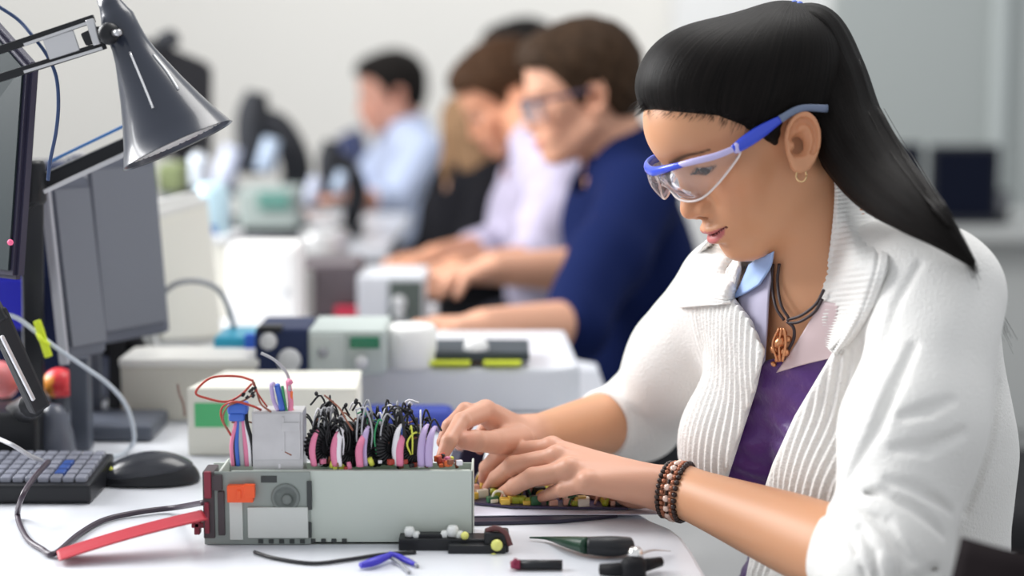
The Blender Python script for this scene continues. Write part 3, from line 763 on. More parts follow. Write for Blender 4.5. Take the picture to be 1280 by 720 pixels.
bm = B(); box(bm, (X(318), -.0012, H_/2), (X(388)-X(250), .0022, H_-.001), bev=.0006); obj('side_plate', bm, GG2, t, smooth=False, label='darker zinc plate at the left end')
bm = B(); box(bm, (X(345), -.0036, Zz(662)), (X(386)-X(308), .0026, Zz(642)-Zz(682)), bev=.0006); box(bm, (X(291), -.003, Zz(650)), (X(300)-X(283), .003, .048), bev=.0006); obj('cover_plate', bm, GG3, t, smooth=False, label='pale zinc cover plate')
bm = B(); lathe(bm, [(0, .0005), (.0095, .0005), (.0098, .0018), (.0125, .0018), (.0128, .0005), (.0128, 0), (0, 0)], (X(355), -.0022, Zz(630)), (PI/2, 0, 0), 32)
lathe(bm, [(0, .0035), (.004, .0033), (.005, .0005), (0, 0)], (X(357), -.0022, Zz(632)), (PI/2, 0, 0), 20); obj('round_port', bm, mat('port_grey', (.17, .19, .18), rough=.5), t)
bm = B(); box(bm, (X(386), -.0028, Zz(627)), (.0045, .002, .026), bev=.0006); box(bm, (X(386), -.0028, Zz(672)), (.003, .002, .014), bev=.0005)
obj('grip_strip', bm, mat('slot_dark', (.05, .055, .055), rough=.7), t, smooth=False)
for k in range(9): bm = B(); box(bm, (X(322+k*13.5), -.0026 if k < 5 else -.0008, .0035), (.0042, .0012, .0035)); obj('vent', bm, MATS['slot_dark'], t, smooth=False)
bm = B(); box(bm, (X(334), -.0026, Zz(606)), (.014, .0006, .006)); obj('name_plate', bm, MATS['slot_dark'], t, smooth=False)
bm = B(); box(bm, (X(256), .010, H_*.55), (.010, .030, H_*.9), bev=.001); box(bm, (X(267), -.003, Zz(610)), (.010, .006, .014), bev=.001); box(bm, (X(272), -.003, Zz(650)), (.006, .004, .040), bev=.001)
obj('end_bracket', bm, mat('dark_bracket', (.06, .045, .05), rough=.5), t, smooth=False)
bm = B(); box(bm, (X(248), .004, Zz(667)), (.022, .010, .005), bev=.001); box(bm, (X(239), .004, Zz(668)), (.005, .010, .016), bev=.001); box(bm, (X(256), -.006, Zz(612)), (.006, .005, .024), bev=.001); box(bm, (X(254), -.006, Zz(655)), (.004, .004, .028), bev=.001)
obj('clamp', bm, RED, t, smooth=False, label='maroon plastic clamp')
bm = B(); box(bm, (X(298), -.006, Zz(623)), (.023, .009, .0150), bev=.001); box(bm, (X(310), -.0085, Zz(619)), (.010, .006, .012), bev=.001); box(bm, (X(297), -.0108, Zz(623)), (.0035, .002, .008), bev=.0006); obj('connector', bm, ORG, t, smooth=False, label='orange plastic connector')
# board, heat sink, coils, capacitors inside
bm = B(); box(bm, (W_/2+.006, D_/2, H_-.012), (W_-.03, D_-.006, .0016)); obj('circuit_board', bm, mat('board_green', (.10, .17, .10), rough=.5), t, smooth=False)
bm = B(); Zt = lambda py_: H_+(590-py_)/2200*1.53
for a, b, c in ((345, .030, 0),): 
    box(bm, (X(344), .022, (Zt(516)+H_-.012)/2), (X(377)-X(311), .028, Zt(516)-H_+.012), bev=.0012)
box(bm, (X(344), .0072, Zt(548)), (X(374)-X(314), .0016, Zt(520)-Zt(580)), bev=.0005); box(bm, (X(352), .006, Zt(545)), (.002, .0012, .032)); box(bm, (X(362), .006, Zt(535)), (.016, .0014, .008), bev=.0004)
obj('heat_sink', bm, mat('cast_aluminium', (.56, .55, .56), rough=.35, metal=.35, var=.12, vscale=60), t, smooth=False)
WIRE = {n: mat('wire_'+n, c, rough=.4) for n, c in dict(black=(.012, .012, .014), red=(.42, .05, .03), brown=(.28, .10, .06), pink=(.75, .22, .36), blue=(.05, .14, .55), white=(.82, .80, .84), lilac=(.52, .40, .66), yellow=(.70, .72, .10), green=(.04, .30, .12), grey=(.42, .42, .44), orange=(.85, .18, .05)).items()}
r5 = random.Random(11)
L3 = lambda px_, py_, d_: V(X(px_), d_, Zt(py_)) 
coil_px = [404, 435, 468, 488, 516]
for i, cx in enumerate(coil_px):
    bm = B(); hgt = [26, 27, 26, 24, 23][i]; c = L3(cx, 563, .022); rr = hgt/2200*1.53
    lathe(bm, [(.0045, -.0065), (rr*.78, -.0070), (rr, -.0045), (rr*1.02, 0), (rr, .0045), (rr*.78, .0070), (.0045, .0065)], c, (PI/2, 0, .65), 36)
    for k in range(30):                                        # the turns of wire
        a = 2*PI*k/30; rz = .65
        u = V(math.cos(rz), math.sin(rz), 0); ax_ = V(math.sin(rz), -math.cos(rz), 0)
        o = u*math.cos(a)+V(0, 0, 1)*math.sin(a)
        tube(bm, [c+o*rr*.5-ax_*.0076, c+o*rr*.98-ax_*.0066, c+o*rr*1.06, c+o*rr*.98+ax_*.0066, c+o*rr*.5+ax_*.0076], .0011, seg=5, n=2)
    obj('coil', bm, WIRE['black'], t, label='black wound coil')
for i, (cx, n_) in enumerate([(390, 'pink'), (418, 'pink'), (423, 'white'), (451, 'pink'), (456, 'lilac'), (497, 'white'), (503, 'pink'), (531, 'lilac'), (541, 'lilac')]):
    bm = B(); tp_ = 541+r5.uniform(-5, 6); y_ = .007+r5.uniform(-.003, .003)
    tube(bm, [L3(cx+r5.uniform(-1, 1), 586, y_), L3(cx-1, 566, y_-.002), L3(cx+2, tp_+8, y_), L3(cx+7, tp_, y_+.012), L3(cx+10, tp_+10, y_+.022)], [.0034, .0036, .0030, .0016, .001], seg=8, n=5, flat=.55)
    obj('ribbon', bm, WIRE[n_], t, label='%s insulated strap between the coils' % n_)
for n_, num, x0, x1, y0, y1 in (('black', 58, 379, 545, 500, 540), ('grey', 14, 382, 500, 505, 545), ('green', 10, 445, 480, 516, 545), ('yellow', 5, 485, 530, 530, 548), ('white', 9, 384, 540, 508, 556), ('blue', 5, 500, 525, 535, 556), ('brown', 10, 380, 545, 520, 560)):
    for k in range(num):
        bm = B(); f_ = r5.random(); bx = x0+(x1-x0)*f_; tp_ = y0+(y1-y0)*(.0+r5.random()*.8)+(10*f_ if n_ == 'black' else 0); dx = r5.uniform(-22, 24); yy = r5.uniform(.008, .044)
        tube(bm, [L3(bx, 572, yy), L3(bx-dx*.2, (570+tp_)/2, yy-.003), L3(bx+dx*.3, tp_+2, yy), L3(bx+dx, tp_+r5.uniform(4, 20), yy+.004)], .00085 if n_ != 'black' else .0010, seg=5, n=4)
        if n_ == 'black' and k % 2:
            c = L3(bx+dx*.6, tp_-1, yy); lathe(bm, [(0, .0020), (.0016, .0014), (.0018, -.001), (.0014, -.003), (0, -.003)], c, (r5.random(), r5.random(), 0), 8)
        obj('wire', bm, WIRE[n_], t, label='%s hook-up wire' % n_)
for n_, num in (('yellow', 12), ('red', 12), ('white', 16), ('brown', 12), ('black', 14), ('orange', 4), ('pink', 8)):   # parts soldered along the near rim
    for k in range(num):
        bm = B(); cx = r5.uniform(322, 582); s_ = r5.uniform(.0025, .0048); c = L3(cx, r5.uniform(579, 590), r5.uniform(.006, .03))
        if r5.random() < .5: box(bm, c, (s_*1.3, s_, s_*1.1), (0, 0, r5.random()), bev=.0005)
        else: lathe(bm, [(0, s_*.8), (s_*.5, s_*.75), (s_*.6, 0), (s_*.55, -s_), (0, -s_)], c, (r5.uniform(-.4, .4), r5.uniform(-.4, .4), 0), 12)
        obj('capacitor', bm, WIRE[n_], t, label='small %s soldered component' % n_)
# wiring at the left: blue plug, pink and white leads, thin red loops
bm = B(); box(bm, L3(292, 513, .016), (.018, .014, .011), bev=.003); box(bm, L3(291, 524, .013), (.014, .010, .007), bev=.002); obj('plug', bm, WIRE['blue'], t, label='blue plug on top of the leads')
for cx, n_, w_ in ((285, 'pink', .0028), (291, 'blue', .0030), (297, 'grey', .0032), (303, 'pink', .0034), (307, 'white', .003), (288, 'black', .0022), (311, 'black', .003)):
    bm = B(); tube(bm, [L3(cx, 588, .014), L3(cx-1, 560, .012), L3((cx+292)/2+1, 532, .014), L3((cx+292)/2, 515, .018)], w_*.8, seg=8); obj('lead', bm, WIRE[n_], t, label='%s lead below the blue plug' % n_)
for pts, n_, w_ in (([(318, 588), (300, 570), (282, 548), (274, 525), (282, 508), (302, 502), (314, 492), (314, 480)], 'brown', .0009),
                    ([(283, 548), (270, 528), (272, 512), (290, 503), (312, 508), (322, 515)], 'red', .0011),
                    ([(313, 477), (292, 473), (262, 473), (248, 480), (240, 492), (252, 500), (276, 506), (296, 496), (312, 480)], 'red', .0011),
                    ([(313, 478), (316, 492), (322, 508), (336, 516)], 'brown', .001), ([(312, 478), (318, 496), (330, 512)], 'red', .0008),
                    ([(284, 531), (305, 532), (325, 542), (345, 562), (362, 572)], 'brown', .0008), ([(345, 516), (338, 505), (336, 485), (340, 480)], 'lilac', .002), ([(350, 516), (346, 500), (343, 483)], 'blue', .0028), ([(356, 520), (352, 505), (350, 485)], 'green', .0014), ([(360, 522), (360, 505), (358, 480), (362, 478)], 'pink', .0024), ([(366, 524), (361, 510), (362, 492)], 'orange', .0012),
                    ([(360, 490), (358, 476), (352, 462), (340, 448), (325, 440)], 'grey', .0013), ([(405, 496), (412, 504), (424, 514), (434, 528), (442, 540)], 'brown', .0008)):
    bm = B(); tube(bm, [L3(a, b, .012+.006*math.sin(i*1.3)) for i, (a, b) in enumerate(pts)], w_, seg=6); obj('wire', bm, WIRE[n_], t)
for k in range(8):
    bm = B(); c = L3(r5.uniform(296, 316), r5.uniform(483, 503), .012); box(bm, c, (.0025, .002, .0035), (0, r5.random(), 0), bev=.0004); obj('terminal', bm, WIRE['black'], t)
# thin loose black cable lying along the foot of the module
bm = B(); tube(bm, [on(318, 690, TZ+.002), on(345, 698, TZ+.002), on(390, 704, TZ+.002), on(430, 700, TZ+.002), on(478, 693, TZ+.002), on(520, 690, TZ+.002)], .0017, seg=8)
tag(obj('cable', bm, WIRE['black']), 'thin black cable along the foot of the electronics box', 'cable')
# --- clipboard, paper, boards under the hands
bm = B(); prism(bm, xy((575, 658), (700, 655), (772, 648), (760, 600), (740, 590), (560, 600)), TZ+.0005, TZ+.004, bev=.0008); tag(obj('clipboard', bm, mat('navy_board', (.02, .018, .04), rough=.4), smooth=False), 'dark thin clipboard under the lavender paper', 'clipboard')
bm = B(); prism(bm, xy((560, 652), (690, 650), (835, 649), (812, 630), (790, 602), (560, 605)), TZ+.0045, TZ+.0052); tag(obj('paper', bm, mat('lavender_paper', (.66, .66, .76), rough=.8), smooth=False), 'pale lavender sheet of paper under the hands', 'paper')
zb = TZ+.0065; def_pcb = [(545, 588), (590, 630), (640, 635), (785, 637), (768, 610), (700, 596), (600, 585)]
t = thing('circuit_board', on(680, 615, zb), 'bare circuit board crowded with gold and black components under the fingers', 'circuit board')
pb = [tuple(on(a, b, zb)[:2]) for a, b in def_pcb]
bm = B(); prism(bm, pb, zb, zb+.0018); obj('board', bm, mat('violet_board', (.045, .035, .085), rough=.35), t, smooth=False, world=True)
gold = [('gold', (.75, .50, .08)), ('olive', (.38, .40, .03)), ('copper_pink', (.72, .38, .28)), ('chip_black', (.02, .02, .02)), ('cream', (.80, .74, .62)), ('dark_green', (.03, .12, .05))]
P2d = np.array(pb); 
for n_, c_ in gold:
    m_ = mat('comp_'+n_, c_, rough=.35); k = 0
    while k < (24 if n_ in ('gold', 'copper_pink') else 15):
        a = on(r5.uniform(588, 782), 637-36*r5.random()**1.7, zb)
        if in_poly_sd(np.array([a[0]]), np.array([a[1]]), pb)[0] > -.004: continue
        k += 1; bm = B(); s_ = r5.uniform(.0042, .0078); hz = s_*r5.uniform(.7, 1.5); c = (a[0], a[1], zb+.0018+hz/2)
        q_ = r5.random()
        if q_ < .4: box(bm, c, (s_*1.6, s_, hz), (0, 0, r5.random()*.5), bev=.0004)
        elif q_ < .75: lathe(bm, [(0, hz/2), (s_*.5, hz/2*.9), (s_*.55, 0), (s_*.5, -hz/2), (0, -hz/2)], c, seg=12)
        else: tube(bm, [(c[0]-s_, c[1], zb+.002), (c[0]-s_*.5, c[1], zb+.002+s_*1.3), (c[0]+s_*.5, c[1], zb+.002+s_*1.3), (c[0]+s_, c[1], zb+.002)], .0012, seg=6, n=4)
        obj('component', bm, m_, t, world=True, label='small %s component' % n_.replace('_', ' ').replace('chip ', ''))
# navy module behind the box's right end
t = thing('relay_module', on(590, 590), 'dark navy relay block between the electronics box and the hands', 'electronic part')
bm = B(); a = on(578, 606); box(bm, (a[0]+.004, a[1]+.03, TZ+.022), (.026, .034, .026), (0, .25, .3), bev=.003); obj('case', bm, mat('navy_plastic', (.02, .02, .06), rough=.35), t, world=True, smooth=False)
bm = B(); box(bm, (a[0]-.004, a[1]+.008, TZ+.036), (.010, .002, .006), (0, .3, .2), bev=.0008); obj('terminal', bm, STEEL, t, world=True, smooth=False)
# red tipped probe in the pinch of the far hand
bm = B(); tube(bm, [at(553, 566, 1.574), at(555, 580, 1.572), at(560, 592, 1.570)], [.0022, .0019, .0012], seg=8); tag(obj('probe', bm, mat('red_insulation', (.80, .10, .05), rough=.35)), 'short red probe pinched by the far hand over the coils', 'probe')
# --- small gadgets in front
def gadget(name, px_, py_, label, cat): return thing(name, on(px_, py_), label, cat)
t = gadget('camera_module', 565, 700, 'black board camera with white knobs and yellow lamps beside the electronics box', 'gadget')
s = lambda n_: n_/2200*1.50
def bx(bm, x0, y0, x1, y1, d0, dep, bev=.0015, rz=0): 
    a = at(x0, y0, d0); b = at(x1, y1, d0); box(bm, ((a[0]+b[0])/2, d0+dep/2, (a[2]+b[2])/2), (abs(b[0]-a[0]), dep, abs(b[2]-a[2])), (0, 0, rz), bev=bev)
bm = B(); bx(bm, 498, 674, 612, 697, 1.500, .022); bx(bm, 560, 682, 632, 703, 1.490, .020); bx(bm, 605, 666, 636, 694, 1.494, .020, .003); bx(bm, 512, 668, 560, 674, 1.505, .01, .0006); obj('body', bm, BLK, t, smooth=False, world=True)
bm = B()
for x_, y_, r_ in ((512, 663, .0048), (520, 668, .004), (566, 662, .0055), (574, 668, .0045), (556, 667, .004)): lathe(bm, [(0, r_*.7), (r_*.7, r_*.65), (r_, 0), (r_*.9, -r_), (0, -r_)], at(x_, y_, 1.508), seg=16)
obj('knobs', bm, mat('milky_plastic', (.80, .82, .80), rough=.3), t, world=True)
bm = B()
for x_, y_, r_ in ((621, 682, .0052), (617, 697, .0040), (581, 670, .0036)): lathe(bm, [(0, .003), (r_*.8, .002), (r_, 0), (r_, -.002), (0, -.002)], at(x_, y_, 1.489 if x_ > 600 else 1.5), (PI/2, 0, 0), 16)
obj('lamps', bm, mat('pale_yellow_lens', (.80, .80, .22), rough=.25), t, world=True, label='pale yellow indicator lamps')
bm = B(); tube(bm, [at(608, 664, 1.5), at(620, 660, 1.498), at(632, 667, 1.496), at(638, 682, 1.494)], .0025, seg=8); obj('hose', bm, mat('red_brown_rubber', (.12, .04, .04), rough=.5), t, world=True)
t = gadget('blue_clip', 470, 703, 'blue plastic clip with grey jaws in front of the electronics box', 'clip')
bm = B(); tube(bm, [on(451, 707, TZ+.004), on(468, 702, TZ+.005), on(490, 693, TZ+.006)], [.0035, .0048, .003], seg=8, flat=.8); tube(bm, [on(486, 693, TZ+.006), on(500, 697, TZ+.004), on(520, 706, TZ+.002)], [.003, .003, .0018], seg=8); obj('handle', bm, mat('royal_blue_plastic', (.05, .04, .50), rough=.35), t, world=True)
bm = B(); tube(bm, [on(488, 697, TZ+.004), on(500, 704, TZ+.003), on(512, 716, TZ+.002)], .0016, seg=6); tube(bm, [on(492, 695, TZ+.004), on(512, 700, TZ+.003), on(522, 708, TZ+.002)], .0016, seg=6); obj('jaw', bm, MGR, t, world=True)
t = gadget('marker_pen', 670, 703, 'short black pen with a dark red collar lying near the desk front', 'pen')
bm = B(); a, b = on(650, 706, TZ+.0045), on(703, 706, TZ+.0045); tube(bm, [a, b], .0042, seg=14, spline=False); obj('barrel', bm, BLK, t, world=True)
bm = B(); tube(bm, [on(638, 706, TZ+.0045), a], [.0030, .0046], seg=14, spline=False); tube(bm, [on(640, 706, TZ+.0045)+V(0, 0, .001), on(645, 700, TZ+.01)], .002, seg=8, spline=False); obj('collar', bm, mat('crimson_plastic', (.25, .02, .06), rough=.4), t, world=True)
t = gadget('desoldering_tool', 735, 686, 'dark green and black tapered hand tool on the desk below the paper', 'tool')
q_ = [on(662, 672, TZ+.003), on(685, 673, TZ+.004), on(712, 678, TZ+.008), on(735, 682, TZ+.010), on(765, 683, TZ+.010), on(788, 682, TZ+.009)]
bm = B(); tube(bm, q_[:4], [.0008, .0020, .0062, .0090], seg=14, flat=.85); obj('nose', bm, mat('bottle_green', (.008, .045, .022), rough=.35), t, world=True, label='dark green tapered nose')
bm = B(); tube(bm, q_[3:], [.0090, .0105, .0085], seg=14, flat=.85); gp_ = obj('grip', bm, BLK, t, world=True)
bm = B(); bx(bm, 738, 661, 778, 667, 1.575, .008, .001); obj('grip_ridge', bm, BLK, gp_, smooth=False, world=True)
bm = B(); lathe(bm, [(0, .001), (.0014, .0008), (.0014, -.001), (0, -.001)], at(772, 669, 1.570), (PI/2, 0, 0), 10); obj('rivet', bm, STEEL, t, world=True)
t = gadget('clamp_fitting', 790, 708, 'black two-armed clamp with a silver knob at the desk corner', 'clamp')
bm = B(); tube(bm, [on(750, 712, TZ+.006), on(790, 712, TZ+.008)], [.0050, .0070], seg=12, spline=False); tube(bm, [on(790, 710, TZ+.008), on(826, 702, TZ+.008)], [.0070, .0042], seg=12, spline=False); lathe(bm, [(0, .010), (.008, .010), (.0105, .006), (.0105, -.006), (.009, -.0075), (0, -.0075)], on(792, 712, TZ+.0080), seg=20); obj('arms', bm, BLKM, t, world=True)
bm = B(); lathe(bm, [(0, .006), (.004, .0055), (.0062, .002), (.0062, -.002), (.004, -.004), (.004, -.010), (0, -.010)], on(792, 690, TZ+.016)+V(0, -.02, .004), seg=20); obj('knob', bm, mat('chrome', (.85, .84, .82), rough=.12, metal=1), t, world=True, label='silver knob')
bm = B(); tube(bm, [on(800, 693, TZ+.010), on(815, 688, TZ+.008), on(838, 689, TZ+.003)], [.0018, .0022, .0006], seg=8, flat=.4); obj('lever', bm, STEEL, t, world=True)
# --- mouse
t = thing('computer_mouse', on(190, 606), 'black computer mouse beside the keyboard', 'computer mouse')
c = on(190, 606)+V(0, .012, 0); a0 = c[0]
def mouse_f(p):
    q = p-V(c[0], c[1], TZ); d = ell(q, (.000, 0, .002), (.047, .030, .0285))
    d = smin(d, ell(q, (-.026, 0, .002), (.034, .027, .016)), .01)
    return smax(d, -q[:, 2]+.001, .003)
def mouse_top(p):
    q = p-V(c[0], c[1], TZ); return smax(mouse_f(p)-.0012, (.012+q[:, 0]*.12-q[:, 2]), .003)
P_, Q_ = mesh_sdf(mouse_f, c-V(.07, .05, .02), c+V(.07, .05, .05), .0016); obj('body', np_mesh('body', P_, Q_), BLK, t, world=True)
P_, Q_ = mesh_sdf(mouse_top, c-V(.07, .05, .02), c+V(.07, .05, .05), .0016); obj('top_shell', np_mesh('top_shell', P_, Q_), mat('satin_charcoal', (.035, .037, .045), rough=.22), t, world=True)
bm = B(); lathe(bm, [(0, -.003), (.006, -.003), (.007, 0), (.006, .003), (0, .003)], c+V(-.024, 0, .017), (PI/2, 0, 0), 20); obj('scroll_wheel', bm, MGR, t, world=True)
bm = B(); box(bm, c+V(-.036, -.012, .0155), (.012, .010, .003), (0, .35, 0), bev=.001); obj('side_light', bm, WIRE['yellow'], t, world=True, label='small yellow patch')
# --- keyboard: right end in view
t = thing('keyboard', on(60, 636), 'black computer keyboard with glossy keys at the desk edge beside the mouse', 'keyboard')
f0 = on(104, 640); bk = on(130, 578)
kx1, ky0, ky1 = -.4075, 1.660, 1.765
def kb(bm, x0, x1, y0, y1, z0, z1f, z1b, mi=0):
    vs = [bm.verts.new(v) for v in ((x0, y0, z0), (x1, y0, z0), (x1, y1, z0), (x0, y1, z0), (x0, y0, z1f), (x1, y0, z1f), (x1, y1, z1b), (x0, y1, z1b))]
    for f in ((3, 2, 1, 0), (4, 5, 6, 7), (0, 1, 5, 4), (1, 2, 6, 5), (2, 3, 7, 6), (3, 0, 4, 7)): bm.faces.new([vs[i] for i in f]).material_index = mi
bm = B(); kb(bm, kx1-.44, kx1, ky0, ky1, TZ+.001, TZ+.019, TZ+.027); bmesh.ops.bevel(bm, geom=bm.edges[:], offset=.003, segments=2, affect='EDGES', profile=.6); o = obj('case', bm, BLK, t, smooth=False, world=True)
for r_ in range(6):
    for k in range(16):
        x_ = kx1-.006-k*.0122; y_ = ky0+.0145+r_*.0152
        if x_ < -.80: continue
        zz = TZ+.019+.008*(y_-ky0)/(ky1-ky0); bm = B(); kb(bm, x_-.0104, x_, y_-.0062, y_+.0062, zz-.001, zz+.0048, zz+.0056); bmesh.ops.bevel(bm, geom=[e_ for e_ in bm.edges], offset=.0014, segments=2, affect='EDGES', profile=.5)
        obj('key', bm, mat('sheen_grey_key', (.24, .25, .30), rough=.25) if (r_, k) not in ((1, 2), (2, 2), (3, 2)) else mat('blue_key', (.05, .10, .32), rough=.2), t, smooth=False, world=True)  # key grey is lifted so the colour carries the sheen of the tops
# --- cables and strap
bm = B(); pts = [on(60, 578, TZ+.036), on(42, 598, TZ+.036), on(28, 620, TZ+.030), on(22, 645, TZ+.003), on(33, 672, TZ+.003), on(52, 686, TZ+.003), on(68, 692, TZ+.004), on(98, 668, TZ+.003), on(130, 650, TZ+.003), on(175, 640, TZ+.004), on(222, 634, TZ+.008), at(256, 628, 1.515)]
tube(bm, pts, [.0030]+[.0026]*11, seg=10); tag(obj('cable', bm, mat('charcoal_cable', (.05, .035, .05), rough=.4)), 'dark cable looping from the keyboard to the electronics box', 'cable')
def strap(a, b, w, lift, z0, n=24):
    bm = B(); a = np.array(a); b = np.array(b); d = nrm(b-a); sd = nrm(np.cross(d, (0, 0, 1)))
    for k in range(n):
        pass
    rows = []
    for k in range(n+1):
        t_ = k/n; p = a*(1-t_)+b*t_+V(0, 0, lift*math.sin(t_*PI)); rows.append([p-sd*w/2, p-sd*w/6+V(0, 0, .0012), p+sd*w/6-V(0, 0, 0), p+sd*w/2+V(0, 0, .001)])
    return loft(rows, .0012, (2, 3))
o = obj('strap', strap(on(72, 696, TZ+.004), at(256, 645, 1.508), .036, .002, 0), mat('red_strap', (.40, .03, .045), rough=.4), smooth=True); tag(o, 'flat red ribbon strap leading to the electronics box', 'strap')
def DD(x, y, d): return at(x, y, d)
t = thing('cable', on(110, 574), 'pale grey cable with a yellow tag arching down behind the mouse', 'cable')
bm = B(); tube(bm, [DD(-6, 392, 1.80), DD(20, 397, 1.80), DD(45, 415, 1.80), DD(68, 433, 1.80), DD(100, 455, 1.81), DD(135, 480, 1.84), DD(158, 508, 1.87), on(168, 545, TZ+.02), on(160, 562, TZ+.004), on(140, 571, TZ+.003), on(110, 573, TZ+.003), on(84, 566, TZ+.003)], .0024, seg=8); obj('lead', bm, mat('pale_cable', (.55, .60, .66), rough=.35), t, world=True)
bm = B(); a = DD(46, 401, 1.795); b = DD(61, 446, 1.795); m_ = (a+b)/2
box(bm, m_, (.0085, .003, .040), (0, -.28, 0), bev=.0014); tube(bm, [m_+V(-.005, 0, .006), m_+V(0, -.006, 0), m_+V(.006, 0, -.006)], .0025, seg=8); obj('cable_tag', bm, mat('acid_yellow', (.72, .85, .03), rough=.4), t, world=True)
bm = B(); tube(bm, [on(-10, 545, TZ+.064), on(15, 556, TZ+.066), on(38, 570, TZ+.050), on(52, 576, TZ+.033)], .0022, seg=8); tag(obj('cable', bm, mat('silver_cable', (.50, .50, .52), rough=.35)), 'thin silver cable running onto the back of the keyboard', 'cable')
# --- desk lamp (architect lamp)
LB = mat('lamp_enamel', (.030, .036, .055), rough=.28, coat=.3)
t = thing('desk_lamp', on(30, 575), 'black articulated desk lamp with a conical shade', 'desk lamp')
D_l = 1.58; top_ = at(143, 16, D_l+.01); mouth = at(222, 181, D_l+.003); axv = mouth-top_; Lx = np.linalg.norm(axv); axv = nrm(axv)
prof = [(0, -.016), (.0095, -.016), (.0105, -.008), (.0130, .000), (.0155, .006), (.0158, .020), (.0165, .030), (.0190, .042), (.0235, .056), (.0300, .076), (.0375, .096), (.0450, .114), (.0525, Lx), (.0535, Lx+.001), (.0515, Lx-.0005), (.0440, .112), (.0365, .094), (.0290, .074), (.0225, .054), (.0170, .036), (0, .034)]
eu = Vector(axv).to_track_quat('Z', 'Y').to_euler(); bm = B(); lathe(bm, prof, top_, tuple(eu), 64); sh = obj('lamp_shade', bm, LB, t, world=True)
uu = nrm(np.cross(axv, (0, 1, 0))); vv = np.cross(axv, uu)
bm = B(); lathe(bm, [(.0300, .088), (.0355, .0975), (.0435, .1135), (.0500, Lx-.004), (.0490, Lx-.006), (.0425, .112), (.0345, .096), (.029, .087)], top_, tuple(eu), 48); obj('inner_reflector', bm, mat('white_enamel', (.85, .85, .84), rough=.3), sh, world=True, label='white inner face')
def on_shade(ang, l_): 
    r_ = np.interp(l_, [p_[1] for p_ in prof[3:13]], [p_[0] for p_ in prof[3:13]]); return top_+axv*l_+(uu*math.cos(ang)+vv*math.sin(ang))*(r_+.0004)
# angle facing the camera
af = math.atan2(np.dot(vv, (0, -1, 0)), np.dot(uu, (0, -1, 0)))
sx = 1 if on_shade(af+.5, .06)[0] > on_shade(af-.5, .06)[0] else -1
for da, l0, l1 in ((.05, .040, .095), (.95, .050, .088)):
    bm = B(); tube(bm, [on_shade(af+sx*da, l0), on_shade(af+sx*da, (l0+l1)/2), on_shade(af+sx*da*.9, l1)], .0011, seg=6); obj('vent_slot', bm, mat('slot_light_white', (.9, .9, .92), rough=.2, metal=.6), sh, world=True, label='bright strip standing for light through a vent slot')  # bright strips on the shade stand in for light showing through its slots
bm = B(); lathe(bm, [(0, .02), (.009, .02), (.0155, .006), (.017, -.004), (.012, -.010), (0, -.012)], top_+axv*.06, tuple(eu), 24); obj('bulb', bm, mat('bulb_glass', (.85, .85, .82), rough=.2), t, world=True)
bm = B(); lathe(bm, [(0, .007), (.008, .006), (.010, 0), (.008, -.006), (0, -.007)], at(136, 42, D_l-.014), (PI/2, 0, .5), 20); lathe(bm, [(0, .005), (.0035, .005), (.0035, -.005), (0, -.005)], at(146, 41, D_l-.02), (PI/2, 0, .8), 16); bar(bm, at(128, 40, D_l), at(105, 50, D_l), .010, .012, bev=.002); obj('head_joint', bm, BLK, t, world=True)
bm = B(); lathe(bm, [(0, .004), (.0028, .004), (.0028, -.004), (0, -.004)], at(146, 41, D_l-.024), (PI/2, 0, .8), 12); bar(bm, at(112, 24, D_l-.004), at(122, 56, D_l-.004), .006, .007, bev=.001); bar(bm, at(58, 62, D_l-.002), at(96, 50, D_l-.002), .004, .019, bev=.001); obj('bracket', bm, STEEL, t, world=True, label='shiny steel bracket')
for a_, b_ in (((-40, 76), (118, 23)), ((-40, 110), (132, 56))):
    bm = B(); bar(bm, at(*a_, D_l), at(*b_, D_l), .006, .0072, bev=.001); obj('upper_arm', bm, BLK, t, smooth=False, world=True)
    bm = B()
    for k in range(14):
        f_ = .35+.045*k; c = np.array(at(*a_, D_l))*(1-f_)+np.array(at(*b_, D_l))*f_+V(0, -.005, -.002); 
    bar(bm, at(a_[0]+70, a_[1]-22+2, D_l-.005), at(b_[0]-4, b_[1]+4, D_l-.005), .0015, .0025); obj('spring', bm, STEEL, t, smooth=False, world=True)
bm = B(); tube(bm, [at(-5, 6, D_l+.02), at(22, 24, D_l+.02), at(40, 44, D_l+.01), at(58, 68, D_l+.008), at(70, 95, D_l+.01), at(73, 130, D_l+.02), at(70, 165, D_l+.03), at(63, 200, D_l+.04), at(60, 225, D_l+.05)], .0017, seg=8); obj('cord', bm, mat('navy_cord', (.02, .05, .14), rough=.3), t, world=True)
bm = B(); bar(bm, at(-60, 292, D_l+.02), at(2, 402, D_l+.02), .012, .014, bev=.002); bar(bm, at(-6, 388, D_l+.02), at(50, 512, D_l+.05), .014, .018, bev=.003); obj('lower_arm', bm, BLK, t, smooth=False, world=True)
bm = B(); bar(bm, at(-44, 70, D_l), at(-44, 120, D_l), .012, .016, bev=.002); bar(bm, at(-46, 112, D_l+.004), at(-60, 296, D_l+.02), .012, .012, bev=.002); obj('elbow', bm, BLK, t, smooth=False, world=True)
bm = B(); bar(bm, at(2, 420, D_l-.002), at(42, 500, D_l+.03), .003, .0035, bev=.0008); obj('arm_spring', bm, STEEL, t, smooth=False, world=True)
b0 = at(12, 560, 1.84); bm = B(); box(bm, (b0[0]-.01, 1.84, TZ+.030), (.100, .075, .060), bev=.010, seg=3); obj('base', bm, BLK, t, world=True)
bm = B(); tube(bm, [at(40, 506, 1.64), (at(34, 530, 1.80)[0], 1.80, TZ+.066), (b0[0]+.01, 1.84, TZ+.05)], [.012, .014, .016], seg=12); obj('base_joint', bm, BLK, t, world=True)
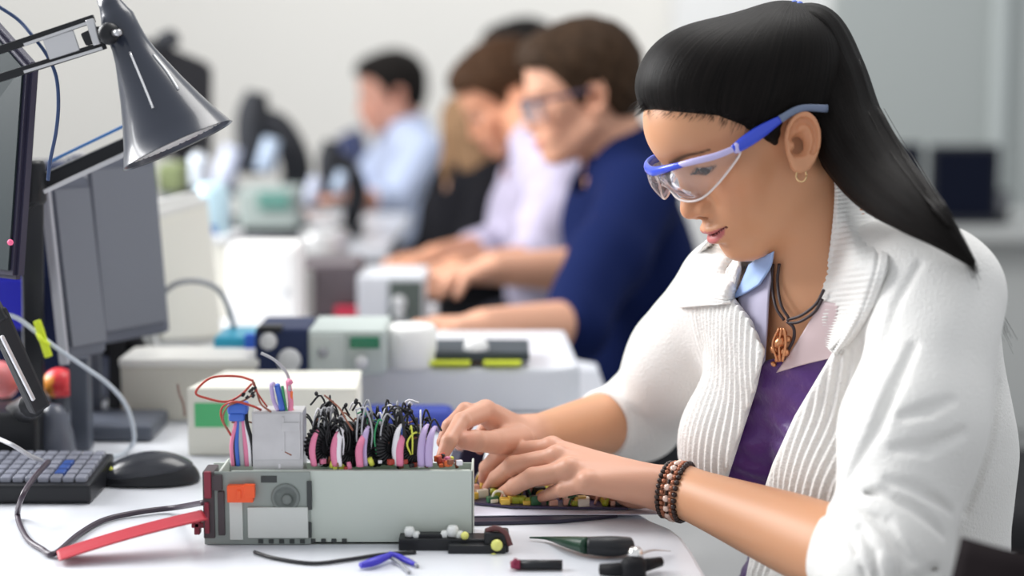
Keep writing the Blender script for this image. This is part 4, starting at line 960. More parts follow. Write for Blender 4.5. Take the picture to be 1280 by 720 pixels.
bm = B(); lathe(bm, [(0, .062), (.008, .060), (.015, .050), (.020, .030), (.0225, .010), (.0225, 0), (0, 0)], (at(64, 560, 1.845)[0]+.004, 1.845, TZ+.0005), seg=32); o = obj('webcam', bm, mat('slate_dome', (.10, .11, .14), rough=.3)); tag(o, 'small slate grey dome gadget at the foot of the desk lamp', 'gadget')
# second, lower arm reaching in behind the shade: a monitor arm
t = thing('monitor_mount', on(40, 560), 'black monitor arm with a blue edge line passing behind the lamp shade', 'monitor arm')
bm = B(); bar(bm, at(-20, 262, 1.77), at(168, 178, 1.80), .02, .018, bev=.003); bar(bm, at(-20, 280, 1.77), at(45, 240, 1.77), .024, .022, bev=.003); obj('beam', bm, BLK, t, smooth=False, world=True)
bm = B(); bar(bm, at(60, 203, 1.76), at(160, 155, 1.785), .004, .003, bev=.0008); obj('blue_edge', bm, mat('azure_plastic', (.06, .20, .50), rough=.25), t, smooth=False, world=True, label='blue edge strip')
bm = B(); bar(bm, at(54, 240, 1.755), at(162, 190, 1.78), .004, .0045, bev=.0008); obj('silver_edge', bm, STEEL, t, smooth=False, world=True, label='silver lower edge')
bm = B(); lathe(bm, [(0, .022), (.012, .022), (.014, .018), (.014, -.018), (.012, -.022), (0, -.022)], at(40, 228, 1.77), seg=20); bar(bm, at(40, 225, 1.77), (at(40, 225, 1.77)[0]-.06, 1.96, TZ+.001), .022, .022, bev=.003); obj('pivot', bm, BLK, t, world=True)
# --- near monitor at the picture's edge
t = thing('computer_monitor', on(-60, 560), 'dark computer monitor cut by the frame edge, nearest to the desk lamp', 'computer monitor')
A0, A1, A2, A3 = at(-150, -130, 1.84), at(37, 80, 1.66), at(18, 350, 1.66), at(-150, 330, 1.84)
def slab(bm, q, th, n):
    q = [np.array(a) for a in q]; vs = [bm.verts.new(a) for a in q]+[bm.verts.new(a+np.array(n)*th) for a in q]
    for f in ((0, 1, 2, 3), (7, 6, 5, 4), (0, 4, 5, 1), (1, 5, 6, 2), (2, 6, 7, 3), (3, 7, 4, 0)): bm.faces.new([vs[i] for i in f])
nn = nrm(np.cross(A1-A0, A2-A1)); nn = nn if nn[1] > 0 else -nn
bm = B(); slab(bm, (A0, A1, A2, A3), .013, nn); bmesh.ops.bevel(bm, geom=bm.edges[:], offset=.004, segments=2, affect='EDGES'); obj('casing', bm, mat('aubergine_plastic', (.035, .032, .06), rough=.35), t, smooth=False, world=True)
ins = lambda a: (A0+A1+A2+A3)/4*.06+a*.94-nn*.0006
bm = B(); slab(bm, [ins(a) for a in (A0, A1, A2, A3)], .002, -nn); obj('screen', bm, mat('slate_screen', (.025, .036, .040), rough=.45, spec=.2), t, smooth=False, world=True)
bm = B(); c_ = A3*.97+A2*.03; bar(bm, c_+nn*.02, (c_*V(1, 1, 0)+V(0, .03, TZ+.01)), .03, .06, bev=.004); lathe(bm, [(0, .012), (.07, .010), (.08, 0), (0, 0)], (c_[0]-.12, c_[1]+.10, TZ+.0005), seg=40); obj('stand', bm, BLK, t, world=True)
# --- monitors seen from the side behind the mouse
def side_monitor(px0, px1, py0, py1, d_, lean, label, th, edge, wid, stand=None):
    t = thing('computer_monitor', on((px0+px1)/2, 545), label, 'computer monitor')
    a, b = at(px0, py0, d_), at(px0+lean, py1, d_)
    w_ = (px1-px0)/2200*d_
    q0 = [a, a+V(w_, wid, 0), b+V(w_, wid, 0), b]
    n_ = nrm(np.cross(q0[1]-q0[0], q0[2]-q0[1])); n_ = n_ if n_[1] > 0 else -n_
    bm = B(); slab(bm, q0, th, n_); bmesh.ops.bevel(bm, geom=bm.edges[:], offset=.003, segments=2, affect='EDGES'); obj('casing', bm, mat('slate_back', (.12, .13, .165), rough=.45), t, smooth=False, world=True)
    bm = B(); bar(bm, a+V(-.003, -.006, .004), b+V(-.003, -.006, -.004), .010, edge, bev=.002); obj('frame', bm, mat('silver_grey_trim', (.42, .42, .46), rough=.35), t, smooth=False, world=True)
    bm = B(); cc = (q0[0]+q0[1]+q0[2]+q0[3])/4-n_*.002; slab(bm, [cc+(q-cc)*.86 for q in q0], .004, -n_); obj('back_panel', bm, mat('grey_back_panel', (.16, .17, .20), rough=.5), t, smooth=False, world=True)
    if stand:
        sx_, bx0, bx1 = stand; bm = B(); lo = on(sx_, 528); tp = at(sx_-4, 405, d_+.03); bar(bm, tp, (lo[0], lo[1], TZ+.01), .030, .040, bev=.004); ba_ = on(bx0, 547); bb_ = on(bx1, 547)
        box(bm, ((ba_[0]+bb_[0])/2, 1.985, TZ+.0095), (bb_[0]-ba_[0], .10, .018), bev=.006); obj('stand', bm, DGR, t, smooth=False, world=True)
    return t
side_monitor(102, 172, 196, 432, 1.98, 22, 'slate grey computer monitor on a flat foot, seen from behind', .03, .014, .10, (112, 72, 196))
side_monitor(60, 96, 222, 450, 1.86, 26, 'thin dark monitor with a silver edge, left of the one on the flat foot', .014, .010, .05)
bm = B(); bar(bm, at(100, 446, 1.90), (at(100, 446, 1.90)[0], 1.90, TZ+.0005), .025, .02, bev=.003); tag(obj('monitor_stand', bm, DGR, smooth=False), 'dark upright post under the thin dark monitor', 'monitor stand')
# deep blue computer tower and colourful balls at the left
t = thing('computer_tower', on(20, 520), 'navy and blue computer case behind the lamp arm', 'computer case')
bm = B(); a = at(4, 250, 2.0); b = at(76, 250, 2.0); box(bm, ((a[0]+b[0])/2-.03, 2.17, TZ+.15), (b[0]-a[0]+.07, .12, .30), bev=.008); obj('case', bm, mat('navy_case', (.008, .014, .045), rough=.5, spec=.15), t, smooth=False, world=True)
bm = B(); bx(bm, -30, 348, 50, 412, 2.10, .01, .003); obj('blue_panel', bm, mat('ultramarine_plastic', (.012, .015, .42), rough=.35), t, smooth=False, world=True, label='bright blue panel')
bm = B(); bx(bm, 34, 238, 38, 300, 2.10, .01, .001); bx(bm, 42, 230, 45, 310, 2.10, .01, .001); obj('highlight_strip', bm, STEEL, t, smooth=False, world=True, label='strips standing for white vertical highlights')  # thin bright strips imitate vertical highlights on the dark case
bm = B(); lathe(bm, [(0, .002), (.0025, .0015), (.003, 0), (0, 0)], at(13, 303, 1.655), (PI/2, 0, 0), 16)
o = obj('indicator_light', bm, mat('pink_lamp', (.9, .15, .30), emit=.25), t, world=True)
t = thing('ball', at(74, 480, 1.95), 'red and orange plastic ball beside the monitor foot', 'ball')
def ball(t, c, r, m1, m2):
    bm = B(); lathe(bm, [(r*math.sin(a), r*math.cos(a)) for a in np.linspace(0, PI, 17)], c, (.3, .5, 0), 28)
    for f in bm.faces:
        q = f.calc_center_median()-Vector(c); f.material_index = 1 if q.x < -.15*r and q.z < .6*r else 0
    obj('shell', bm, [m1, m2], t, world=True)
RB_ = mat('coral_red', (.85, .06, .07), rough=.3); OB_ = mat('ball_orange', (.90, .35, .06), rough=.3)
ball(t, at(74, 480, 1.95), .0185, RB_, OB_); 
bm = B(); lathe(bm, [(.012, TZ*0), (.010, .025), (.014, .055), (.010, .058), (0, .05), (0, 0)], (at(74, 480, 1.95)[0], 1.95, TZ), seg=20); obj('holder', bm, DGR, t, world=True)
t = thing('ball', at(2, 470, 1.95), 'pink and orange ball cut by the frame edge behind the lamp arm', 'ball'); ball(t, at(0, 476, 1.95), .022, mat('pink_ball', (.85, .25, .25), rough=.35), OB_)
bm = B(); lathe(bm, [(.012, 0), (.010, .025), (.014, .055), (.010, .058), (0, .05), (0, 0)], (at(0, 476, 1.95)[0], 1.95, TZ), seg=20); obj('holder', bm, DGR, t, world=True)
# carton with a green label, long beige box, blue case behind the module
t = thing('carton', on(330, 570), 'cream white carton with a green label behind the electronics box', 'carton')
d0 = on(240, 570)[1]
bm = B(); a, b = at(226, 478, d0), at(446, 478, d0); hh_ = (570-482)/2200*d0
vs = [(a[0]+.006, d0), (b[0], d0), (b[0]-.004, d0+.11), (a[0]+.03, d0+.11)]
prism(bm, vs, TZ+.0005, TZ+hh_, bev=.002); obj('box_body', bm, mat('cream_card', (.80, .79, .70), rough=.6), t, smooth=False, world=True)
bm = B(); bx(bm, 243, 504, 286, 534, d0-.0012, .001, .0002); obj('label_patch', bm, mat('fresh_green', (.10, .50, .20), rough=.5), t, smooth=False, world=True, label='green printed label')
bm = B(); tube(bm, [at(222, 480, d0-.01), at(224, 492, d0-.01), at(229, 505, d0-.01), at(231, 520, d0-.008)], .0012, seg=6); obj('string', bm, mat('brown_string', (.25, .15, .12), rough=.7), t, world=True)
bm = B(); lathe(bm, [(.0, 0), (.01, 0), (.01, .001), (0, .001)], (0, 0, -1), seg=8); bm.free()
t = thing('storage_box', on(235, 530), 'long low beige storage box with a white lid behind the carton', 'box')
d1 = on(230, 528)[1]; bm = B(); bx(bm, 150, 458, 322, 526, d1, .09, .003); obj('box_body', bm, mat('beige_board', (.62, .60, .53), rough=.6), t, smooth=False, world=True)
bm = B(); bx(bm, 148, 449, 324, 459, d1-.003, .096, .002); obj('lid', bm, mat('ivory_lid', (.78, .77, .73), rough=.5), t, smooth=False, world=True)
bm = B(); dd = on(500, 541)[1]; bx(bm, 446, 514, 566, 540, dd, .05, .011); tag(obj('pencil_case', bm, mat('blue_fabric', (.035, .06, .34), rough=.7), smooth=True), 'long blue fabric pencil case behind the coils', 'pencil case')
# ---------------------------------------------------------------- room and far benches
def struct(name, bm, m, smooth=False): o = obj(name, bm, m, smooth=smooth); o['kind'] = 'structure'; return o
bm = B(); box(bm, (0, 4, -.05), (9, 10, .1)); struct('floor', bm, mat('grey_vinyl', (.42, .42, .42), rough=.4, var=.05))
bm = B(); box(bm, (-1.3, 7.3, 1.6), (4.6, .2, 3.2)); struct('wall_back', bm, mat('warm_white_paint', (.82, .805, .765), rough=.8))
xr = at(1052, 200, 6.6)[0]
bm = B(); box(bm, (xr-.15, 7.15, 1.6), (.9, .5, 3.2)); struct('trim_1', bm, mat('white_paint', (.86, .86, .85), rough=.8))
bm = B(); box(bm, (xr+1.6, 6.8, 1.6), (3.2, .2, 3.2)); struct('wall_right', bm, mat('sage_grey_paint', (.40, .43, .42), rough=.8))
bm = B(); a = at(1255, 100, 6.6); box(bm, (a[0], 6.68, 1.6), (.05, .06, 3.2), bev=.01); struct('trim_2', bm, mat('pale_grey_trim', (.52, .56, .55), rough=.6))
bm = B(); box(bm, (-3.7, 4, .45), (.2, 10, .9)); struct('wall_left', bm, MATS['warm_white_paint'])
# middle bench
t = thing('desk', (-.2, 2.6, 0), 'long white bench behind the first desk, where the man in navy rests his arms', 'desk')
bm = B(); prism(bm, [(-1.1, 2.075), (.10, 2.075), (.125, 2.11), (.12, 2.45), (.0, 2.58), (-.12, 2.66), (-.13, 3.06), (-1.1, 3.06)], .71, TZ, bev=.004); obj('tabletop', bm, WH, t, smooth=False, world=True)
for a, b in ((-1.0, 2.2), (-1.0, 2.95), (.03, 2.2), (-.17, 2.97)):
    bm = B(); box(bm, (a, b, .355), (.05, .05, .71), bev=.004); obj('leg', bm, MGR, t, smooth=False, world=True)
t = thing('desk', (-.7, 4.6, 0), 'far white bench in front of the man in the pale blue shirt', 'desk')
bm = B(); box(bm, (-1.03, 4.4, .735), (1.5, .88, .03), bev=.004); obj('tabletop', bm, WH, t, smooth=False, world=True)
for a, b in ((-1.7, 4.05), (-1.7, 4.75), (-.34, 4.05), (-.34, 4.75)):
    bm = B(); box(bm, (a, b, .36), (.05, .05, .72), bev=.004); obj('leg', bm, MGR, t, smooth=False, world=True)
# white low plinth with the rounded end
d_ = 2.10; bm = B(); a = at(400, 500, d_)[0]; b = at(726, 500, d_)[0]
pl = [(a, d_), (b-.03, d_), (b-.010, d_+.010), (b, d_+.03), (b-.01, d_+.30), (a, d_+.30)]
prism(bm, pl, TZ+.0005, TZ+.055, bev=.006); tag(obj('plinth', bm, WH, smooth=False), 'low white plinth with a rounded end across the bench', 'plinth')
pz = TZ+.0555
def inst(name, label, cat, x0, y0, x1, y1, d, dep, m, bev=.005, part='casing'):
    t = thing(name, at((x0+x1)/2, y1, d), label, cat); bm = B(); bx(bm, x0, y0, x1, y1, d, dep, bev); obj(part, bm, m, t, smooth=False, world=True); return t
def add(t, name, x0, y0, x1, y1, d, dep, m, bev=.002, label=None):
    bm = B(); bx(bm, x0, y0, x1, y1, d, dep, bev); return obj(name, bm, m, t, smooth=False, world=True, label=label)
def disc(t, name, x, y, d, r, m, dep=.008, label=None):
    bm = B(); lathe(bm, [(0, dep), (r*.85, dep), (r, dep*.7), (r, 0), (0, 0)], at(x, y, d), (PI/2, 0, 0), 24); return obj(name, bm, m, t, world=True, label=label)
SG = mat('sage_casing', (.42, .47, .45), rough=.5); NV = mat('navy_casing', (.02, .03, .08), rough=.5, spec=.2); TEAL = mat('teal_plastic', (.02, .33, .50), rough=.35)
dp = lambda y: 2200*(CAMZ-pz)/(y-70)*.992
db = lambda y: 2200*(CAMZ-TZ)/(y-70)*.992
t = inst('power_supply', 'grey bench instrument with a green display', 'instrument', 384, 413, 482, 470, dp(470), .12, SG)
add(t, 'display', 437, 422, 474, 436, dp(470)-.004, .005, mat('green_display', (.01, .16, .08), rough=.2), label='green display')
add(t, 'face_panel', 388, 418, 430, 464, dp(470)-.002, .003, mat('pale_face', (.50, .55, .53), rough=.5)); disc(t, 'knob', 452, 452, dp(470), .008, LGR); disc(t, 'knob', 404, 440, dp(470), .006, MGR)
t = inst('tool_case', 'navy case with round white wheels beside the green-display instrument', 'case', 318, 411, 386, 470, dp(470), .10, NV)
disc(t, 'wheel', 362, 450, dp(470), .014, LGR, label='white wheel'); disc(t, 'wheel', 336, 426, dp(470), .010, LGR, label='white wheel'); add(t, 'strap', 322, 408, 352, 416, dp(470)-.004, .02, BLK)
t = thing('document_tray', at(295, 446, 2.15), 'teal and blue plastic tray on the beige storage box', 'tray'); bm = B(); a = at(268, 446, 2.13); b = at(324, 446, 2.13)
box(bm, ((a[0]+b[0])/2, 2.17, a[2]+.014), (b[0]-a[0], .09, .022), (0, 0, 0), bev=.004); obj('tray', bm, TEAL, t, smooth=False, world=True)
bm = B(); bx(bm, 305, 418, 326, 444, 2.118, .012, .003); obj('blue_end', bm, mat('azure_end', (.02, .12, .62), rough=.35), t, smooth=False, world=True, label='bright blue end')
t = thing('tape_roll', at(508, 440, 2.25), 'thick white roll lying beside the green-display instrument', 'roll'); bm = B(); c = at(512, 452, dp(462)+.03); lathe(bm, [(.012, .05), (.030, .05), (.033, .046), (.033, .004), (.030, 0), (.012, 0)], (c[0], c[1], pz), seg=32); obj('roll', bm, mat('white_roll', (.82, .82, .80), rough=.6), t, world=True)
bm = B(); lathe(bm, [(.0118, .046), (.0118, .004), (.008, .004), (.008, .046)], (c[0], c[1], pz), seg=24); obj('core', bm, MGR, t, world=True)
t = inst('instrument_tray', 'dark flat tray with a yellow-green front edge at the end of the plinth', 'tray', 522, 440, 662, 452, dp(462)+.02, .10, mat('dark_tray', (.05, .06, .07), rough=.6, spec=.2), .003, 'tray')
add(t, 'yellow_edge', 528, 452, 588, 458, dp(462)+.008, .014, mat('lime_edge', (.55, .62, .04), rough=.4), label='yellow-green edge'); add(t, 'yellow_edge', 604, 452, 652, 458, dp(462)+.008, .014, MATS['lime_edge'], label='yellow-green edge')
bm = B(); c = at(595, 436, dp(455)); lathe(bm, [(0, .016), (.010, .014), (.015, .006), (.016, -.004), (.010, -.010), (0, -.010)], c, seg=20); tag(obj('white_cup', bm, mat('white_ceramic', (.85, .85, .85), rough=.2)), 'tiny white bowl on the dark tray', 'bowl')
t = inst('test_meter', 'silver bench meter with a dark face at the hands of the man in lilac', 'instrument', 446, 345, 532, 405, db(405), .14, mat('silver_casing', (.62, .64, .68), rough=.4))
add(t, 'dark_face', 486, 352, 528, 402, db(405)-.006, .008, mat('charcoal_green', (.07, .09, .08), rough=.4), label='dark face plate'); disc(t, 'knob', 499, 378, db(405)-.006, .011, LGR); disc(t, 'knob', 499, 392, db(405)-.006, .008, LGR)
t = inst('printer', 'dark maroon and grey machine beside the silver meter', 'machine', 370, 332, 446, 396, db(402), .16, mat('plum_grey', (.10, .08, .09), rough=.5))
add(t, 'side_cover', 366, 338, 392, 396, db(402)-.01, .02, mat('warm_grey', (.33, .32, .31), rough=.5)); add(t, 'red_tab', 418, 384, 447, 401, db(402)-.02, .02, mat('signal_red', (.55, .03, .07), rough=.4), label='red tab')
t = inst('cabinet', 'tall white cabinet box standing on the middle bench', 'cabinet', 282, 308, 372, 418, db(420), .11, mat('bright_white', (.88, .87, .85), rough=.5), .006)
add(t, 'door', 288, 314, 366, 412, db(420)-.005, .006, MATS['bright_white'], .002); disc(t, 'handle', 358, 365, db(420)-.005, .006, LGR)
t = thing('desktop_screen', (on(225, 430)[0], 2.30, TZ), 'large pale grey screen seen from behind, beyond the slate monitor', 'screen')
q0 = [at(168, 262, 2.22), at(262, 236, 2.50), at(284, 440, 2.44), at(190, 448, 2.20)]; bm = B(); n_ = nrm(np.cross(q0[1]-q0[0], q0[2]-q0[1])); n_ = n_ if n_[1] > 0 else -n_; slab(bm, q0, .05, n_); bmesh.ops.bevel(bm, geom=bm.edges[:], offset=.012, segments=3, affect='EDGES'); obj('back_shell', bm, mat('pale_shell', (.62, .62, .60), rough=.5, var=.06, vscale=6), t, smooth=False, world=True)
cc = sum(q0)/4-n_*.001; bm = B(); slab(bm, [cc+(q-cc)*.8 for q in q0], .006, -n_); bmesh.ops.bevel(bm, geom=bm.edges[:], offset=.002, segments=2, affect='EDGES'); obj('back_cover', bm, mat('cream_shell', (.66, .65, .58), rough=.5), t, smooth=False, world=True)
bm = B(); tube(bm, [q0[3]+V(.0, -.02, .06), q0[3]+V(.04, -.03, .10), q0[3]+V(.09, -.02, .09), q0[3]+V(.11, .0, .02)], .0035, seg=8); obj('cord', bm, MGR, t, world=True)
bm = B(); box(bm, (cc[0], cc[1]+.04, TZ+.02), (.16, .12, .04), bev=.008); bar(bm, cc+V(0, .05, -.02), (cc[0], cc[1]+.05, TZ+.02), .05, .03, bev=.005); obj('foot', bm, LGR, t, smooth=False, world=True)
t = thing('monitor_hinge_stand', on(150, 470), 'short black stand wedge between the slate monitor and the beige box', 'stand'); bm = B(); tube(bm, [at(132, 442, 2.14), at(150, 415, 2.14), at(178, 440, 2.14)], [.012, .016, .010], seg=10); bar(bm, at(150, 425, 2.14), (at(150, 425, 2.14)[0], 2.12, TZ), .02, .035, bev=.003); obj('wedge', bm, BLKM, t, world=True)
# far bench items
zf = lambda y: 2200*(CAMZ-.75)/(y-70)*.992
t = thing('computer_monitor', at(230, 200, 3.6), 'black monitor high behind the lamp shade', 'computer monitor')
bm = B(); q0 = [at(192, 48, 3.5), at(268, 80, 3.75), at(268, 205, 3.75), at(190, 190, 3.5)]; n_ = nrm(np.cross(q0[1]-q0[0], q0[2]-q0[1])); n_ = n_ if n_[1] > 0 else -n_; slab(bm, q0, .05, n_); bmesh.ops.bevel(bm, geom=bm.edges[:], offset=.01, segments=2, affect='EDGES'); obj('casing', bm, mat('soft_black', (.040, .042, .048), rough=.6, spec=.15), t, smooth=False, world=True)
bm = B(); bar(bm, at(205, 40, 3.55), at(215, 60, 3.55), .05, .04, bev=.01); obj('webcam', bm, MATS['soft_black'], t, smooth=False, world=True)
bm = B(); cc = sum(q0)/4; bar(bm, cc+V(0, .05, 0), (cc[0], cc[1]+.05, .0), .06, .05, bev=.01); box(bm, (cc[0], cc[1]+.05, .02), (.45, .45, .04), bev=.01); obj('floor_stand', bm, MATS['soft_black'], t, smooth=False, world=True)
def microscope(px_, top, base, d, label, s_=1.):
    t = thing('microscope', at(px_, base, d), label, 'microscope', 'microscopes on the far bench'); c = at(px_, base, d); h = (base-top)/2200*d
    f = lambda x, y, z: (c[0]+x*h, c[1]+y*h, .752+z*h)
    bm = B(); box(bm, f(0, 0, .05), (h*.7, h*.6, h*.1), bev=h*.02); obj('foot', bm, MATS['soft_black'], t, smooth=False, world=True)
    bm = B(); tube(bm, [f(.22, .1, .1), f(.30, .1, .45), f(.18, .05, .75), f(0, 0, .8)], [h*.10, h*.11, h*.10, h*.09], seg=12); obj('arm', bm, MATS['soft_black'], t, world=True)
    bm = B(); tube(bm, [f(-.02, 0, .42), f(0, 0, .8), f(.04, 0, 1.0)], [h*.09, h*.12, h*.08], seg=16); obj('tube', bm, MATS['soft_black'], t, world=True)
    bm = B(); tube(bm, [f(-.22, -.12, .30), f(-.12, -.12, .62)], [h*.09, h*.07], seg=14, spline=False); obj('highlight_tube', bm, mat('highlight_white', (.62, .66, .80), rough=.15), t, world=True)  # pale tube imitates a white highlight on the black microscope
    bm = B(); tube(bm, [f(.10, -.14, .45), f(.16, -.14, .68)], [h*.08, h*.06], seg=14, spline=False); obj('side_highlight', bm, mat('highlight_pale_blue', (.50, .60, .75), rough=.15), t, world=True)  # second pale tube, also a highlight put in as shape and colour
    bm = B(); box(bm, f(-.02, -.05, .30), (h*.42, h*.35, h*.05), bev=h*.01); obj('stage', bm, DGR, t, smooth=False, world=True)
microscope(318, 112, 286, 4.30, 'black microscope behind the lamp shade tip')
microscope(412, 172, 288, 4.26, 'smaller black microscope by the far man\'s hand')
t = inst('oscilloscope', 'grey-green oscilloscope with a teal screen on the far bench', 'instrument', 296, 236, 372, 286, 3.97, .15, mat('grey_green_case', (.38, .44, .42), rough=.5), .01)
add(t, 'screen', 322, 240, 362, 262, 3.96, .012, mat('teal_screen', (.12, .28, .24), rough=.25), label='teal screen'); add(t, 'feet', 300, 284, 364, 296, 3.98, .14, BLKM)
t = thing('water_bottle', at(262, 300, 2.9), 'clear pale blue container with a dark blue base beyond the pale screen', 'container')
c = at(266, 298, 2.93); bm = B(); lathe(bm, [(0, .0), (.026, 0), (.030, .006), (.030, .075), (.024, .090), (.018, .094), (0, .094)], (c[0], c[1], c[2]), seg=28); obj('bottle', bm, mat('pale_aqua', (.50, .68, .76), rough=.15), t, world=True)
bm = B(); lathe(bm, [(0, 0), (.029, 0), (.032, .004), (.0315, .024), (0, .024)], (c[0]-.008, c[1]-.003, c[2]), seg=28); obj('base_ring', bm, mat('cobalt_ring', (.02, .12, .38), rough=.3), t, world=True)
t = inst('shelf_unit', 'low pale shelf carrying the aqua container', 'shelf', 212, 300, 285, 402, 2.86, .14, mat('pale_cream', (.70, .68, .60), rough=.6), .006)
add(t, 'shelf_board', 208, 296, 288, 304, 2.855, .15, LGR)
t = inst('plant_pot', 'olive green box behind the lamp shade rim', 'box', 196, 206, 226, 240, 3.3, .1, mat('olive_box', (.22, .26, .12), rough=.6), .006)
bm = B(); bar(bm, at(211, 238, 3.35), (at(211, 238, 3.35)[0], 3.35, 0), .03, .03, bev=.004); obj('pole', bm, MGR, t, smooth=False, world=True)
for i, (x_, y_, w_, h_, c_) in enumerate(((178, 238, 30, 22, (.75, .76, .78)), (250, 232, 26, 40, (.72, .78, .86)), (406, 338, 62, 55, (.72, .72, .72)))):
    lab = ['pale square canister left of the olive box', 'pale blue canister right of the olive box', 'round silver grey canister below the far man\'s hand'][i]
    d = [3.3, 3.3, 3.75][i]; c = at(x_, y_, d); r_ = w_/2/2200*d; hgt = h_/2200*d
    t = thing('canister', c, lab, 'canister'); bm = B(); lathe(bm, [(0, 0), (r_*.9, 0), (r_, r_*.1), (r_, hgt*.85), (r_*.9, hgt*.95), (0, hgt*.96)], c, seg=28); obj('drum', bm, mat('canister_%d' % i, c_, rough=.25, metal=.3), t, world=True)
    bm = B(); lathe(bm, [(0, hgt*.95), (r_*.5, hgt*.95), (r_*.5, hgt), (r_*.4, hgt*1.06), (0, hgt*1.08)], c, seg=20); obj('lid', bm, LGR, t, world=True)
    if c[2] > .8:
        bm = B(); lathe(bm, [(0, 0), (r_*.25, 0), (r_*.25, -(c[2]-.03)), (r_*1.2, -(c[2]-.02)), (r_*1.2, -c[2]), (0, -c[2])], c, seg=20); obj('stand_pole', bm, MGR, t, world=True)
# right: far desk with black monitors, chair
t = thing('desk', (at(1200, 320, 5.2)[0], 5.4, 0), 'grey desk under the black monitors behind the ponytail', 'desk')
bm = B(); xa = at(1090, 300, 5.2)[0]; box(bm, (xa+.45, 5.5, .66), (.9, .7, .04), bev=.005); box(bm, (xa+.45, 5.3, .34), (.86, .03, .60), bev=.004); obj('tabletop', bm, mat('grey_desk', (.45, .46, .45), rough=.5), t, smooth=False, world=True)
for k_, (x0, x1, y0, y1, lab) in enumerate(((1164, 1248, 182, 282, 'black monitor on the far desk, right of the ponytail'), (1118, 1152, 180, 270, 'black monitor partly hidden by the ponytail'))):
    d = 5.25; t = inst('computer_monitor', lab, 'computer monitor', x0, y0, x1, y1, d, .04, mat('monitor_shell', (.03, .032, .038), rough=.6, spec=.12), .01)
    add(t, 'screen', x0+6, y0+6, x1-6, y1-8, d-.006, .008, mat('blue_black_screen', (.004, .006, .016), rough=.4, spec=.1)); c = at((x0+x1)/2, y1, d)
    bm = B(); box(bm, (c[0], d+.03, (c[2]+.68)/2), (.05, .03, c[2]-.68), bev=.004); box(bm, (c[0], d+.05, .6915), (.22 if k_ == 0 else .06, .16, .02), bev=.004); obj('stand', bm, MATS['monitor_shell'], t, smooth=False, world=True)
t = inst('desk_phone', 'small dark device on the far desk beside the right monitor', 'device', 1243, 240, 1262, 284, 5.3, .1, mat('dim_black', (.07, .07, .075), rough=.5), .006)
add(t, 'front_panel', 1246, 245, 1259, 262, 5.295, .008, MGR); bm = B(); c = at(1252, 284, 5.3); box(bm, (c[0], 5.35, (c[2]+.68)/2), (.05, .05, max(c[2]-.68, .01)), bev=.003); obj('riser', bm, MATS['dim_black'], t, smooth=False, world=True)
def chair(label, c, yaw, m, w_=.46, back=True, seatz=.46, topz=.95):
    t = thing('office_chair', (c[0], c[1], 0), label, 'chair', rot=(0, 0, yaw))
    bm = B(); box(bm, (0, 0, seatz), (w_, .46, .08), bev=.035, seg=4); obj('seat', bm, m, t)
    rows = []
    for k in range(5):
        z = seatz+.12+(topz-seatz-.12)*k/4; ww = w_*.5*(1, 1, 1, .96, .74)[k]; rows.append([V(ww*a, .24+.02*k-.035*(1-a*a)+.01, z) for a in (-1, -.5, 0, .5, 1)])
    obj('backrest', loft(rows, .045, (5, 5)), m, t)
    bm = B(); bar(bm, (0, .20, seatz), (0, .29, seatz+.25), .05, .02, bev=.004); obj('back_support', bm, BLKM, t, smooth=False)
    bm = B(); lathe(bm, [(0, seatz-.04), (.028, seatz-.04), (.028, .12), (.045, .10), (0, .10)], seg=20); obj('column', bm, BLKM, t)
    for k in range(5):
        a = 2*PI*k/5; bm = B(); bar(bm, (0, 0, .11), (.27*math.cos(a), .27*math.sin(a), .075), .04, .03, bev=.006); lg = obj('leg', bm, BLKM, t, smooth=False)
        bm = B(); lathe(bm, [(0, .012), (.024, .012), (.026, 0), (.024, -.012), (0, -.012)], (.27*math.cos(a), .27*math.sin(a), .027), (PI/2, 0, a), 16); obj('caster', bm, BLKM, lg)
    return t
a = at(1262, 585, 2.9); chair('black office chair behind the cardigan, in the lower right', (a[0]+.04, 2.9), PI*.5, mat('chair_black', (.02, .02, .022), rough=.7, spec=.15), topz=.66, seatz=.44)
chair('dark rounded chair back at the lower right corner', (.420, .93), 0, mat('chair_dark', (.010, .007, .008), rough=.8, spec=.1), w_=.20, topz=.818, seatz=.46)
a = at(452, 240, 6.35); chair('navy office chair beside the man in the pale blue shirt', (a[0]+.26, a[1]), PI*.5, mat('chair_navy', (.04, .055, .15), rough=.7), topz=.90)
